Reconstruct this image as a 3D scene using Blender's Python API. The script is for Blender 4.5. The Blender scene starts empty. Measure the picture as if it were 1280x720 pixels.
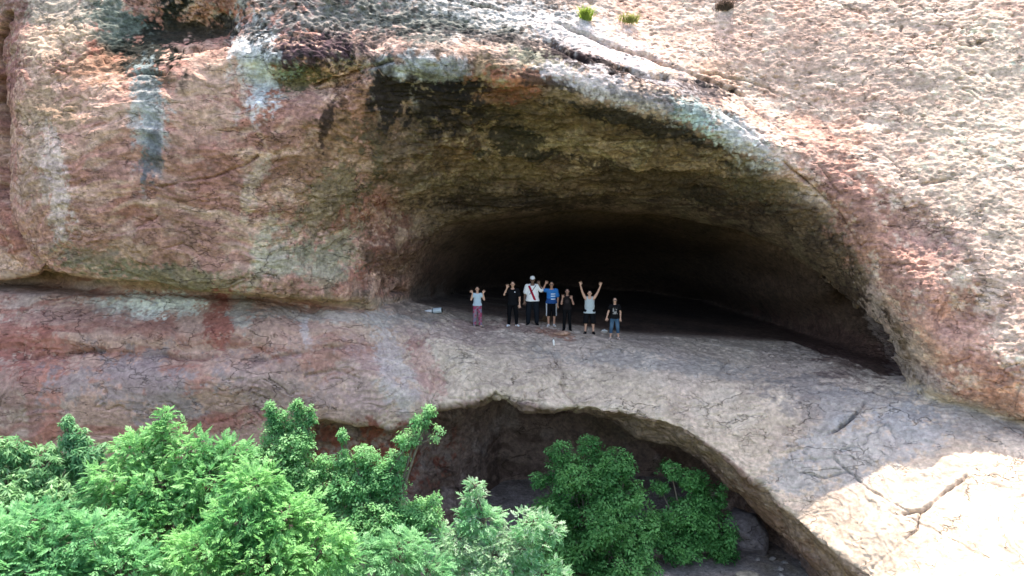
import bpy, math, random, time
import numpy as np
from mathutils import Vector, Matrix

T0 = time.time()
scene = bpy.context.scene
COL = scene.collection
rng = np.random.default_rng(7)
random.seed(7)

# ------------------------------------------------------------------ camera geometry (used to survey the place)
FPX = 1004.0            # focal length in photo pixels (1280 wide)
PITCH = math.radians(6.0)
CAMZ = 12.0             # the drone hovers 12 m above the gully floor
CP, SP = math.cos(PITCH), math.sin(PITCH)

def at(px, py, Y):
    """surveyed point: bearing of a photo pixel, distance Y in front of the drone"""
    a = (px-640)/FPX; b = (360-py)/FPX
    t = Y/(CP + b*SP)
    return np.array([a*t, Y, CAMZ + t*(-SP + b*CP)])

# ------------------------------------------------------------------ numpy noise
def _hash(ix, iy, iz, seed):
    h = ix.astype(np.uint32)*np.uint32(374761393) + iy.astype(np.uint32)*np.uint32(668265263) + iz.astype(np.uint32)*np.uint32(2147483647) + np.uint32((seed*974634777) & 0xFFFFFFFF)
    h = (h ^ (h >> np.uint32(13)))*np.uint32(1274126177)
    h = (h ^ (h >> np.uint32(16)))*np.uint32(2246822519)
    return ((h ^ (h >> np.uint32(15))) & np.uint32(0xFFFFFF)).astype(np.float32)*np.float32(1/16777215.0)

from concurrent.futures import ThreadPoolExecutor
POOL = ThreadPoolExecutor(4)
def chunked(f, P, *a):
    P = np.asarray(P, np.float32)
    if len(P) < 60000: return f(P, *a)
    r = list(POOL.map(lambda i: f(P[i:i+16000], *a), range(0, len(P), 16000)))
    return tuple(np.concatenate(q) for q in zip(*r)) if isinstance(r[0], tuple) else np.concatenate(r)

def vnoise(P, seed=0): return chunked(_vnoise, P, seed)
def _vnoise(P, seed=0):
    F = np.floor(P); f = P-F; u = f*f*f*(f*(f*6-15)+10)
    I = F.astype(np.int32).view(np.uint32)
    ux, uy, uz = np.ascontiguousarray(u[:, 0]), np.ascontiguousarray(u[:, 1]), np.ascontiguousarray(u[:, 2])
    A, B, C_ = np.uint32(374761393), np.uint32(668265263), np.uint32(2147483647)
    hx = I[:, 0]*A+np.uint32((seed*974634777) & 0xFFFFFFFF); hy = I[:, 1]*B; hz_ = I[:, 2]*C_
    hx = (hx, hx+A); hy = (hy, hy+B); hz_ = (hz_, hz_+C_)
    s13, s16, m1, m2, s15, mk_ = np.uint32(13), np.uint32(16), np.uint32(1274126177), np.uint32(2246822519), np.uint32(15), np.uint32(0xFFFFFF)
    def corner(xy, dz):
        h = xy+hz_[dz]; h ^= h >> s13; h *= m1; h ^= h >> s16; h *= m2; h ^= h >> s15; h &= mk_
        return h.astype(np.float32)
    xs = []
    for dx in (0, 1):
        ys = []
        for dy in (0, 1):
            xy = hx[dx]+hy[dy]; a_ = corner(xy, 0); b_ = corner(xy, 1); b_ -= a_; b_ *= uz; b_ += a_; ys.append(b_)
        b_ = ys[1]; b_ -= ys[0]; b_ *= uy; b_ += ys[0]; xs.append(b_)
    r = xs[1]; r -= xs[0]; r *= ux; r += xs[0]
    r *= np.float32(2/16777215.0); r -= 1
    return r

def fbm(P, octs=4, seed=0, gain=0.5, lac=2.03):
    P = np.asarray(P, np.float32)
    a, s, r = 1.0, 1.0, 0
    n = 0
    for o in range(octs):
        r = r + np.float32(a)*vnoise(P*np.float32(s)+np.float32(17.3*o), seed+o*31); n += a
        a *= gain; s *= lac
    return r/n

def ridged(P, octs=4, seed=0):
    P = np.asarray(P, np.float32)
    a, s, r, n = 1.0, 1.0, 0, 0
    for o in range(octs):
        r = r + a*(1-2*np.abs(vnoise(P*s+9.1*o, seed+o*17))); n += a
        a *= 0.5; s *= 2.05
    return r/n

def worley(P, seed=0): return chunked(_worley, P, seed)
def _worley(P, seed=0):
    """distance to the nearest feature point and that cell's random value"""
    I = np.floor(P).astype(np.int32)
    best = np.full(len(P), 9.0, np.float32); cid = np.zeros(len(P), np.float32)
    for dx in (-1, 0, 1):
        for dy in (-1, 0, 1):
            for dz in (-1, 0, 1):
                cx, cy, cz = I[:, 0]+dx, I[:, 1]+dy, I[:, 2]+dz
                fx = cx+_hash(cx, cy, cz, seed); fy = cy+_hash(cx, cy, cz, seed+1); fz = cz+_hash(cx, cy, cz, seed+2)
                d = (P[:, 0]-fx)**2+(P[:, 1]-fy)**2+(P[:, 2]-fz)**2
                m = d < best
                best[m] = d[m]; cid[m] = _hash(cx[m], cy[m], cz[m], seed+3)
    return np.sqrt(best), cid

def smooth(a, b, x):
    t = np.clip((x-a)/(b-a), 0, 1); return t*t*(3-2*t)

# ------------------------------------------------------------------ survey interpolation
class RBF:
    def __init__(self, pts, vals, c=0.35):
        self.p = np.asarray(pts, float); v = np.asarray(vals, float); self.c = c
        n = len(v); d = np.linalg.norm(self.p[:, None]-self.p[None], axis=2)
        K = np.sqrt(d*d+c*c); P = np.hstack([np.ones((n, 1)), self.p])
        A = np.zeros((n+3, n+3)); A[:n, :n] = -K + np.eye(n)*0.02; A[:n, n:] = P; A[n:, :n] = P.T
        s = np.linalg.solve(A, np.concatenate([v.reshape(n, -1), np.zeros((3, v.reshape(n, -1).shape[1]))]))
        self.w = s[:n]; self.a = s[n:]
    def __call__(self, q):
        out = np.empty((len(q), self.w.shape[1]))
        for i in range(0, len(q), 20000):
            b = q[i:i+20000]
            d2 = (b[:, None, 0]-self.p[None, :, 0])**2+(b[:, None, 1]-self.p[None, :, 1])**2
            out[i:i+20000] = -np.sqrt(d2+self.c**2)@self.w + self.a[0]+b@self.a[1:]
        return out

def dens(lines, step=0.9):
    out = []
    for L in lines:
        P = [at(*q) for q in L]
        out.append(P[0])
        for a, b in zip(P[:-1], P[1:]):
            n = max(1, int(math.ceil(np.linalg.norm((b-a)[[0, 2]])/step)))
            for k in range(1, n+1): out.append(a+(b-a)*k/n)
    return np.array(out)

# upper cliff: brow, left bulge, right slab, soffit and the cave behind
FU_L = [
 [(-500,-150,30),(-200,-150,29.3),(200,-150,28.6),(600,-150,29.6),(1000,-150,31),(1500,-150,29.5),(1800,-150,28.5)],
 [(-500,0,28),(-150,0,27.5),(0,0,27.2),(100,0,26.7),(190,0,26.9),(300,0,26.1),(420,0,26.0),(560,0,26.7),(700,0,27.4),(800,0,28.2),(900,0,28),(1050,0,27.6),(1280,0,26.4),(1450,0,25.8),(1750,0,25)],
 [(30,45,26.4),(100,40,26.0),(160,50,26.5)],
 [(205,44,26.9),(250,42,27.0),(285,38,26.8)],
 [(205,66,25.9),(250,62,25.6),(300,60,25.2),(380,52,25.0),(450,45,25.7),(550,45,25.9),(650,50,26.1),(750,68,26.2),(850,90,26.3),(930,130,26.3),(1000,150,26.2)],
 [(1150,80,26),(1280,100,25.3),(1450,120,24.5),(1750,150,23)],
 [(340,80,24.8),(400,82,24.8),(440,75,25.1)],[(330,100,25.5),(400,104,25.6),(450,95,25.6)],
 [(25,120,25.6),(120,130,24.9),(220,130,24.8),(330,130,24.9),(430,120,25.2),(480,82,25.1),(530,76,25.1),(580,80,25.3)],
 [(480,105,25.5),(530,100,25.5),(600,100,25.5),(700,115,25.5),(780,135,25.5),(860,150,25.5),(920,185,25.5),(1000,240,25.4),(1050,285,25.0),(1090,345,24.5),(1115,405,24.1),(1135,450,23.9)],
 [(1050,200,25.2),(1150,200,24.7),(1280,220,23.9),(1450,250,22.8),(1750,260,21.5)],
 [(5,60,27.5),(4,120,27.6),(5,200,27.4),(0,260,27.2),(0,330,26.7),(30,348,26.6)],
 [(22,90,26),(22,200,25.4),(30,270,25.4),(60,325,25.2),(120,345,25.1),(250,358,25.1),(330,362,25.3),(420,368,26.2),(470,370,27.4),(490,372,28.5)],
 [(120,220,24.5),(250,220,24.6),(370,200,25.1),(450,180,25.9),(520,165,26.6),(600,158,27.1),(700,165,27.4),(800,185,27.4),(880,205,27.0),(950,240,26.6),(1000,283,26.4)],
 [(120,290,24.5),(250,300,24.7),(350,330,25.5),(430,330,26.8),(480,320,28),(520,320,29.5)],
 [(350,270,25.3),(420,260,26.2),(480,235,27.3),(560,215,28.2),(650,205,28.8),(750,212,29),(850,228,28.6),(930,255,27.6)],
 [(470,285,28),(500,262,28.8),(560,250,29.8),(650,245,30.4),(750,245,30.6),(850,256,30),(930,280,28.6),(985,305,27.4),(1030,338,26.6),(1070,382,26),(1100,425,25.4),(1122,465,25.1)],
 [(560,300,31.3),(700,290,32.2),(850,300,31.4),(960,335,29.3),(1040,400,27)],
 [(495,345,29.6),(560,350,32.2),(700,350,33.5),(850,355,33),(980,400,30)],
 [(500,420,30.5),(700,410,34),(850,410,34),(980,450,31)],
 [(1180,400,23.4),(1280,440,21.7),(1450,460,20.5),(1750,500,19)],
 [(1130,300,24.1),(1200,300,23.5),(1280,330,22.7),(1450,350,21.6)],
 [(1150,478,23.7),(1210,498,22.9),(1280,518,22.0),(1450,560,20.5),(1750,600,19)],
 [(-150,100,27.5),(-150,300,26.5)],[(-500,100,28),(-500,400,26.5)],
 [(1160,520,25),(1280,560,23.4),(1500,620,22)],
 [(-500,520,27),(0,440,27),(200,440,27),(400,440,28.5),(480,440,29)],
]
fu = dens(FU_L); RU = RBF(fu[:, [0, 2]], fu[:, 1])

FD_L = [
 [(492,372,29.4),(505,335,30.2),(530,305,30.9),(570,285,31.6),(620,277,32.2),(700,271,33),(800,270,33.5),(880,285,33),(940,305,32.5),(990,335,31.5),(1030,365,30)],
 [(500,372,30),(520,340,31),(545,318,32.4),(600,300,35),(700,292,37),(800,292,37.5),(900,315,36),(960,345,34)],
 [(510,368,31),(540,345,33),(600,330,38),(700,322,42),(800,325,42),(880,345,39),(940,370,36)],
 [(515,380,31.5),(540,376,34),(570,370,38),(620,364,42),(700,358,45),(800,362,45),(880,375,42),(950,400,37),(1020,430,32),(1060,450,29)],
 [(500,420,31),(560,430,37),(700,410,46),(850,410,46),(950,440,39),(1020,470,33)],
 [(560,235,32),(700,235,33),(900,255,33),(1050,320,31.5),(1110,400,30)],
]
fd = dens(FD_L); RD = RBF(fd[:, [0, 2]], fd[:, 1])
MOUTH = [(486,420,29.6),(484,374,29.2),(494,345,29.4),(520,312,29.9),(548,290,30.3),(580,278,30.6),(630,274,30.9),(700,268,31.1),(780,265,30.8),(850,271,30),(920,286,28.9),(980,309,27.8),(1030,343,26.8),(1068,385,26.1),(1102,425,25.5),(1126,464,25.0),(1138,520,24.8)]

# ledge top (z over x,y): cave floor, rounded nose, sun-lit apron
LT_L = [
 [(-500,372,26.8),(-200,372,26.8),(0,368,26.8),(200,374,26.8),(300,377,26.9),(400,383,27.4)],
 [(-500,360,28),(0,358,28),(200,364,28),(400,374,28.6)],
 [(440,388,27.6),(490,393,28.2),(540,402,28.5),(600,420,28.5),(700,430,28.2),(800,443,27.6),(900,458,26.9),(1000,470,26.2),(1080,480,25.3)],
 [(490,384,29),(545,391,29.6),(600,408,29.6),(645,406,30),(690,408,30.2),(735,417,29.9),(770,424,29.9),(850,434,29),(1000,457,27.2),(1110,473,25.6),(1150,483,24.6),(1210,506,23.5),(1280,528,22.6),(1500,590,20.8)],
 [(440,400,26.6),(500,425,26.9),(600,448,27),(700,465,26.7),(800,475,26.2),(900,495,25.4),(1000,520,24.3),(1100,540,23.2),(1180,548,22.4),(1280,563,21.3),(1500,640,19.6)],
 [(400,398,26.3),(480,460,25.7),(540,500,25.75),(620,493,25.95),(700,509,25.6),(780,511,25.4),(850,530,24.9),(900,560,24.2),(950,600,23.3),(985,633,22.6),(1020,668,21.7),(1100,725,20.2)],
 [(1100,620,21.6),(1100,680,20.7),(1200,650,20.1),(1280,640,19.4),(1280,720,17.8),(1200,720,18.7),(1400,740,17)],
 [(1020,590,23),(1090,575,22.7),(1160,565,22.2)],
]
lt = dens(LT_L)
lt = np.vstack([lt, [[-2, 36, 12-4.25], [-2, 45, 12-4.1], [6, 36, 12-5.0], [6, 45, 12-4.9], [10.5, 38, 12-5.3], [-6, 33, 12-3.7], [-12, 34, 12-3.3], [14, 34, 12-5.5], [10.5, 31, 12-5.35]]])
RL = RBF(lt[:, :2], lt[:, 2])

# face under the ledge (left band) and front limit of the nose
LIP = [(-500,640,24),(340,600,25.0),(375,548,25.1),(392,528,25.2),(440,524,25.2),(495,533,25.3),(520,520,25.5),(545,508,25.75),(600,502,25.9),(612,494,26.0),(630,495,26.0),(650,508,25.8),(700,512,25.6),(780,515,25.4),(850,535,24.9),(900,565,24.2),(950,605,23.3),(985,640,22.6),(1020,675,21.7),(1060,705,20.9),(1100,730,20.2),(1200,860,18.2),(1500,1000,17)]
FN_L = [
 [(-500,372,26.9),(0,368,26.9),(200,374,26.9),(300,377,27),(400,383,27.4)],
 [(-500,395,26.2),(0,395,26.3),(200,398,26.3),(300,398,26.3),(400,400,26.5)],
 [(0,428,25.6),(200,428,25.5),(330,428,25.6)],[(0,440,25.9),(200,440,25.8),(330,440,25.8)],
 [(-500,460,24.8),(0,456,25.2),(200,456,25.0),(330,456,25.1),(420,440,25.6)],
 [(-500,520,24.5),(0,510,24.6),(200,510,24.6),(330,500,24.9),(440,490,25.2),(490,500,25.2)],
 [(-500,640,24),(0,600,24.4),(200,600,24.4),(330,560,24.8),(392,530,25.1)],
 [(0,800,23.5),(300,800,24),(-500,800,23.4)],
]
fn = dens(FN_L)
lipP = np.array([at(*q) for q in LIP])
sel = lipP[(lipP[:, 0] > -6.2)]
extra = []
for q in sel:
    for dz in (-3, -1, 0.6, 3, 6):
        e = q.copy(); e[2] += dz; e[1] -= 0.12 if dz < 1 else -0.2*dz*0; extra.append(e)
fn = np.vstack([fn, extra]); RN = RBF(fn[:, [0, 2]], fn[:, 1])

FC_L = [
 [(380,620,25.8),(400,560,26.2),(450,560,26.4),(490,560,26.8)],[(380,700,25.3),(430,640,25.8),(490,640,26.4)],
 [(400,535,26.3),(450,533,26.5),(490,540,26.8)],
 [(515,545,28),(560,535,29.5),(600,530,31),(700,538,35),(800,545,35),(860,570,33),(900,600,30)],
 [(505,600,27.6),(580,600,29.5),(650,590,33),(720,590,34.5),(800,590,34),(880,620,30),(930,640,27.5)],
 [(515,660,27),(580,650,28.5),(640,625,31.5),(760,612,33.5),(860,640,30),(960,670,26.5)],
 [(515,740,26.2),(600,720,27.5),(700,660,30.5),(860,680,29),(1000,720,25)],
 [(1050,740,22.5),(1150,860,19.5),(1450,900,18)],[(-500,800,24),(0,800,24.4),(300,800,25)],
]
fc = dens(FC_L); RC = RBF(fc[:, [0, 2]], fc[:, 1])

# ------------------------------------------------------------------ solid field and surface nets
H = 0.15
XS = np.arange(-25, 22.001, H); YS = np.arange(14.5, 47, H); ZS = np.arange(CAMZ-13.0, CAMZ+11.5, H)
def grid_eval(R, A, B):
    g = np.stack(np.meshgrid(A, B, indexing='ij'), -1)
    v = R(g.reshape(-1, 2)).reshape(len(A), len(B))
    ga, gb = np.gradient(v, H)
    return v.astype(np.float32), np.sqrt(1+np.minimum(ga*ga+gb*gb, 60)).astype(np.float32)
FU, NU = grid_eval(RU, XS, ZS); FN, NN = grid_eval(RN, XS, ZS); FC, NC = grid_eval(RC, XS, ZS); LT, NL = grid_eval(RL, XS, YS)
FC = np.maximum(FC, FN+0.05)
zl = np.interp(XS, lipP[:, 0], lipP[:, 2]).astype(np.float32)
zl += 0.16*fbm(np.stack([XS*1.6, XS*0+3, XS*0], 1), 4, 5)
slope_l = np.sqrt(1+np.gradient(zl, H)**2)
# underside line of the left bulge
BOT = [(-500,352,26),(0,352,26),(30,346,25.6),(60,334,25.3),(80,343,25.2),(120,351,25.1),(250,362,25.1),(330,366,25.3),(420,373,26.2),(470,375,27.4),(492,377,28.4),(520,384,29.5)]
bP = np.array([at(*q) for q in BOT])
zb = np.interp(XS, bP[:, 0], bP[:, 2], right=-50).astype(np.float32)

def poly_sd(A, B, P):
    g = np.stack(np.meshgrid(A, B, indexing='ij'), -1).reshape(-1, 2)
    d = np.full(len(g), 1e9); ins = np.zeros(len(g), bool)
    for i in range(len(P)):
        p, q = P[i], P[(i+1) % len(P)]
        e = q-p; w = g-p; t = np.clip((w@e)/(e@e), 0, 1)[:, None]
        d = np.minimum(d, ((w-e*t)**2).sum(1))
        c = (p[1] > g[:, 1]) != (q[1] > g[:, 1])
        ins ^= c & (g[:, 0] < (q[0]-p[0])*(g[:, 1]-p[1])/(q[1]-p[1]+1e-12)+p[0])
    d = np.sqrt(d); d[ins] *= -1
    return d.reshape(len(A), len(B)).astype(np.float32)
mP = np.array([at(*q) for q in MOUTH])[:, [0, 2]]
MS = poly_sd(XS, ZS, mP)
FD, ND = grid_eval(RD, XS, ZS); FD = np.maximum(FD, FU+0.1)
gx, gz = np.meshgrid(XS, ZS, indexing='ij')
MS += (0.22-0.16*smooth(3, 7, gx))*fbm(np.stack([gx.ravel()*0.7, gz.ravel()*0.7, gx.ravel()*0], 1), 4, 77).reshape(gx.shape)

X3 = XS.astype(np.float32)[:, None, None]; Y3 = YS.astype(np.float32)[None, :, None]; Z3 = ZS.astype(np.float32)[None, None, :]
a = (Y3-FU[:, None, :])/NU[:, None, :]
wid = smooth(-2, 5, XS)[:, None].astype(np.float32)*0.35+0.2*np.ones_like(FU)
wid = wid.astype(np.float32)[:, None, :]
dp = np.maximum(MS[:, None, :]-wid*np.clip(Y3-FU[:, None, :]-0.9, 0, 4), (Y3-FD[:, None, :])/ND[:, None, :])
kk = (0.75-0.45*smooth(3, 8, XS)).astype(np.float32)[:, None, None]
hh = np.clip(0.5+0.5*(dp-a)/kk, 0, 1); a = dp*(1-hh)+a*hh-kk*hh*(1-hh); del hh
rec = np.maximum(Z3-zb[:, None, None], (Y3-FU[:, None, :]-np.interp(XS, [-9, -4.5], [2.0, .15]).astype(np.float32)[:, None, None])/NU[:, None, :])
a = np.minimum(a, rec)
b = np.minimum((Y3-FN[:, None, :])/NN[:, None, :], (LT[:, :, None]-Z3)/NL[:, :, None])
cham = (0.25+0.75*smooth(1, 5, XS)).astype(np.float32)[:, None, None]*np.clip((Y3-FN[:, None, :])/1.3, 0, 1)
c = np.maximum((Z3-zl[:, None, None]+cham)/slope_l[:, None, None], (Y3-FC[:, None, :])/NC[:, None, :])
b = np.minimum(b, c)
k = 0.06
h = np.clip(0.5+0.5*(a-b)/k, 0, 1); G = b+(a-b)*h+k*h*(1-h)
G += 0.0004
del a, b, c, rec, h, dp

def surface_nets(G, O, H):
    S = G > 0
    nx, ny, nz = G.shape
    acc = np.zeros((nx-1, ny-1, nz-1, 3), np.float32); cnt = np.zeros((nx-1, ny-1, nz-1), np.float32)
    for ax in range(3):
        s0 = [slice(None)]*3; s1 = [slice(None)]*3; s0[ax] = slice(0, -1); s1[ax] = slice(1, None)
        g0, g1 = G[tuple(s0)], G[tuple(s1)]
        cr = (g0 > 0) != (g1 > 0)
        I = np.argwhere(cr)
        t = g0[cr]/(g0[cr]-g1[cr])
        o = [q for q in range(3) if q != ax]
        for d0 in (0, -1):
            for d1 in (0, -1):
                J = I.copy(); J[:, o[0]] += d0; J[:, o[1]] += d1
                ok = (J >= 0).all(1) & (J[:, 0] < nx-1) & (J[:, 1] < ny-1) & (J[:, 2] < nz-1)
                Jk = J[ok]; loc = np.zeros((ok.sum(), 3), np.float32)
                loc[:, ax] = t[ok]; loc[:, o[0]] = -d0; loc[:, o[1]] = -d1
                idx = (Jk[:, 0], Jk[:, 1], Jk[:, 2])
                for cidx in range(3): np.add.at(acc[..., cidx], idx, loc[:, cidx])
                np.add.at(cnt, idx, 1)
    act = cnt > 0
    vid = -np.ones(cnt.shape, np.int64); cells = np.argwhere(act); vid[act] = np.arange(len(cells))
    V = (cells+acc[act]/cnt[act][:, None])*H+np.array(O)
    quads = []
    for ax in range(3):
        s0 = [slice(None)]*3; s1 = [slice(None)]*3; s0[ax] = slice(0, -1); s1[ax] = slice(1, None)
        g0, g1 = G[tuple(s0)], G[tuple(s1)]
        cr = (g0 > 0) != (g1 > 0)
        I = np.argwhere(cr); sgn = (g0[cr] > 0)
        o = [(ax+1) % 3, (ax+2) % 3]
        ok = (I[:, o[0]] > 0) & (I[:, o[1]] > 0) & (I[:, o[0]] < G.shape[o[0]]-1) & (I[:, o[1]] < G.shape[o[1]]-1)
        I = I[ok]; sgn = sgn[ok]
        c4 = []
        for d0, d1 in ((-1, -1), (0, -1), (0, 0), (-1, 0)):
            J = I.copy(); J[:, o[0]] += d0; J[:, o[1]] += d1
            c4.append(vid[J[:, 0], J[:, 1], J[:, 2]])
        Q = np.stack(c4, 1); Q[~sgn] = Q[~sgn][:, ::-1]
        quads.append(Q)
    return V, np.vstack(quads)

V, Q = surface_nets(G, (XS[0], YS[0], ZS[0]), H); del G
def edges_of(Q):
    E = np.concatenate([Q[:, [0, 1]], Q[:, [1, 2]], Q[:, [2, 3]], Q[:, [3, 0]]]); E.sort(axis=1)
    key = E[:, 0]*(Q.max()+1)+E[:, 1]
    u, inv = np.unique(key, return_inverse=True)
    return np.stack([u//(Q.max()+1), u % (Q.max()+1)], 1), inv
def relax(V, Q, n, lam=0.5):
    E, _ = edges_of(Q)
    deg = np.bincount(E.ravel(), minlength=len(V))[:, None].clip(1)
    for i in range(n):
        for l in (lam, -lam*0.9):
            s = np.stack([np.bincount(E[:, 0], V[E[:, 1], c], len(V))+np.bincount(E[:, 1], V[E[:, 0], c], len(V)) for c in range(3)], 1)
            V = V+l*(s/deg-V)
    return V
def subdivide(V, Q):
    E, inv = edges_of(Q); n = len(Q)
    em = (V[E[:, 0]]+V[E[:, 1]])/2; fm = V[Q].mean(1)
    e0 = len(V); f0 = e0+len(E); f = f0+np.arange(n)
    e = [e0+inv[i*n:(i+1)*n] for i in range(4)]
    NQ = np.concatenate([np.stack([Q[:, 0], e[0], f, e[3]], 1), np.stack([e[0], Q[:, 1], e[1], f], 1),
                         np.stack([f, e[1], Q[:, 2], e[2]], 1), np.stack([e[3], f, e[2], Q[:, 3]], 1)])
    return np.vstack([V, em, fm]), NQ
def vnormals(V, Q):
    n = np.cross(V[Q[:, 2]]-V[Q[:, 0]], V[Q[:, 3]]-V[Q[:, 1]])
    N = np.stack([sum(np.bincount(Q[:, k], n[:, c], len(V)) for k in range(4)) for c in range(3)], 1)
    return N/np.linalg.norm(N, axis=1)[:, None].clip(1e-9)

V = relax(V, Q, 3)
V, Q = subdivide(V, Q); V = relax(V, Q, 2)
# the finest mesh only where the drone looks; the cave's far end and the flanks stay coarser
cen = V[Q].mean(1); dyc = cen[:, 1]; dzc = cen[:, 2]-CAMZ; fw = dyc*CP-dzc*SP
qx = 640+FPX*cen[:, 0]/fw; qy = 360-FPX*(dyc*SP+dzc*CP)/fw
fine = (qx > -40) & (qx < 1320) & (qy > -40) & (qy < 760) & (dyc < 32) & (cen[:, 2] > 0)
Qc = Q[~fine]; V, Qf = subdivide(V, Q[fine])
Vr = relax(V, Qf, 2); keep = np.zeros(len(V), bool); keep[Qf.ravel()] = True; keep[Qc.ravel()] = False
Ef, invf = edges_of(Qf); keep[Ef[np.bincount(invf, minlength=len(Ef)) == 1].ravel()] = False   # seam stays put
V[keep] = Vr[keep]; Q = np.vstack([Qf, Qc])
N = vnormals(V, Q)
if (N[:, 1].mean() > 0): Q = Q[:, ::-1].copy(); N = -N
print('nets', len(V), len(Q), round(time.time()-T0, 1))

# pixel-bearing of every vertex only serves to place stains and painted shade found in the survey
def bearing(P):
    dy = P[:, 1]; dz = P[:, 2]-CAMZ
    f = dy*CP-dz*SP; u = dy*SP+dz*CP
    return 640+FPX*P[:, 0]/f, 360-FPX*u/f
# ------------------------------------------------------------------ rock relief
bx, by = bearing(V)
W = V+0.9*np.stack([fbm(V*0.45, 3, 401), fbm(V*0.45, 3, 402), fbm(V*0.45, 3, 403)], 1)
wx = bx+34*fbm(V*0.55, 4, 411)+9*fbm(V*2.6, 3, 412)
wy = by+22*fbm(V*0.55, 4, 421)+7*fbm(V*2.6, 3, 422)
def curve(pts, x): p = np.array(pts, float); return np.interp(x, p[:, 0], p[:, 1])
# brow line: where the weathered face turns under into the soffit
brow = curve([(-200,-90),(100,0),(300,70),(430,150),(480,95),(600,75),(700,108),(800,140),(880,165),(950,215),(1010,262),(1060,312),(1100,370),(1140,450),(1150,480),(1400,600)], bx)
topo = curve([(-200,352),(40,340),(80,343),(250,362),(420,372),(490,374),(700,372),(1000,420),(1130,470),(1150,480),(1280,520),(1500,580)], bx)
lipy = curve([(-200,900),(370,900),(392,528),(495,533),(545,508),(620,495),(700,512),(780,515),(850,535),(900,565),(950,605),(985,640),(1020,675),(1100,730),(1300,900)], bx)
fi = np.clip((V[:, 0]-XS[0])/H, 0, len(XS)-1.01); fk = np.clip((V[:, 2]-ZS[0])/H, 0, len(ZS)-1.01)
i0 = fi.astype(int); k0 = fk.astype(int)
behind = V[:, 1]-FU[i0, k0]                                       # how far behind the outer face
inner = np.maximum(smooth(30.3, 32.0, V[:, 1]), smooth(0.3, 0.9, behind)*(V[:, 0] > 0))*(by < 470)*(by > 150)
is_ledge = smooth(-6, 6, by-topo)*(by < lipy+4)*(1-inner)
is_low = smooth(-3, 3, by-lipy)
is_face = (1-smooth(-8, 8, by-topo))*(1-inner)
slab = is_face*smooth(-20, 30, brow-wy)*smooth(560, 760, wx+0.8*(wy-60))
topface = is_face*smooth(-10, 30, brow-wy)*(1-slab)
left = is_face*(1-smooth(380, 560, wx-0.2*wy))
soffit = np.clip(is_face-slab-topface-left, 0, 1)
conglo = np.clip(slab+0.8*topface*smooth(70, 10, wy-30)+0.55*left*smooth(-0.1, 0.5, fbm(V*0.4, 3, 55)+0.15), 0, 1)
conglo = np.clip(conglo, 0, 1)

D = np.zeros(len(V))
# bedding that sweeps over the arch: layers run at a constant distance from the cave mouth
ms_v = MS[i0, k0]; qd = ms_v+0.5*fbm(V*0.35, 3, 601)
arch = np.clip(soffit+.7*left*smooth(7.5, 3, qd)*smooth(-8.5, -5, V[:, 0])+.85*slab*smooth(4.5, 1.2, qd)+.6*topface*smooth(7, 4, qd), 0, 1)
nst = fbm(np.stack([V[:, 0]*.33, V[:, 1]*.33, qd*2.4], 1), 5, 602)
tq = nst*5; fq = tq-np.floor(tq)
D += arch*(0.16*nst+0.22*((np.floor(tq)+smooth(0, .22, fq))/5-tq/5))
dl = np.interp(V[:, 0], lipP[:, 0], lipP[:, 2])-V[:, 2]+.4*fbm(V*.4, 3, 603)
nlo = fbm(np.stack([V[:, 0]*.3, V[:, 1]*.8, dl*1.8], 1), 4, 604)
D += is_low*.22*nlo
D += 0.20*fbm(V*0.35, 4, 1)*(1-.35*is_face*smooth(560, 760, bx))
aniso = W*np.array([0.45, 0.45, 2.0]); aniso[:, 2] += V[:, 0]*0.10*2.0
beds = fbm(aniso, 4, 3)
D += 0.10*beds*(1-.85*arch)*(1-0.7*is_ledge)*(1-.6*slab)+0.05*ridged(W*np.array([0.9, 0.9, 3.2]), 3, 8)*(0.4+soffit+0.5*left)
# flaking terraces
tn = fbm(W*np.array([0.5, 0.5, 0.9]), 5, 12)*5.0; tf = tn-np.floor(tn)
terr = (np.floor(tn)+smooth(0.0, 0.16, tf))/5.0
sunp = is_ledge*smooth(560, 600, by)*smooth(900, 1000, bx)
lrd = 1-smooth(380, 560, bx)
D += (1-.4*sunp)*(0.24*is_ledge*(1-.7*lrd)+0.20*soffit+0.10*left+0.2*is_low+0.12*topface)*(terr-tn/5)
tn2 = fbm(W*np.array([1.5, 1.5, 2.8])+31, 4, 14)*4.0; tf2 = tn2-np.floor(tn2)
terr2 = (np.floor(tn2)+smooth(0.0, 0.2, tf2))/4.0
pm = smooth(-0.05, 0.3, fbm(V*0.6, 3, 16))
D += (1-.4*sunp)*pm*(0.08*is_ledge*(1-.7*lrd)+0.11*soffit+0.07*left+0.1*topface+0.08*is_low)*(terr2-tn2/4)
D += 0.045*fbm(V*3.1, 4, 21)*(1-0.6*is_ledge)*(1-.6*slab)
D += 0.045*ridged(W*np.array([2.2, 2.2, 3.6]), 3, 27)*(.55*left+.8*soffit+.5*topface+.4*is_low)*(.4+smooth(-.2, .3, fbm(V*.5, 2, 28)))
D += 0.055*ridged(W*np.array([0.5, 2.4, 4.6])+V[:, :1]*np.array([0, 0, .4]), 3, 23)*is_ledge*smooth(-.15, .25, fbm(V*.6, 2, 24))
# joints
def joints(sc, seed, w):
    n = fbm(W*sc, 4, seed); return np.exp(-(n/w)**2)*smooth(-0.05, 0.25, fbm(V*0.5+5, 2, seed+9))
j1 = joints(np.array([0.5, 0.5, 1.0]), 31, 0.012); j2 = joints(np.array([1.3, 1.3, 2.2]), 41, 0.018)
D -= 0.08*j1+0.02*j2*(1-slab)*(1-.6*is_ledge)
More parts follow.
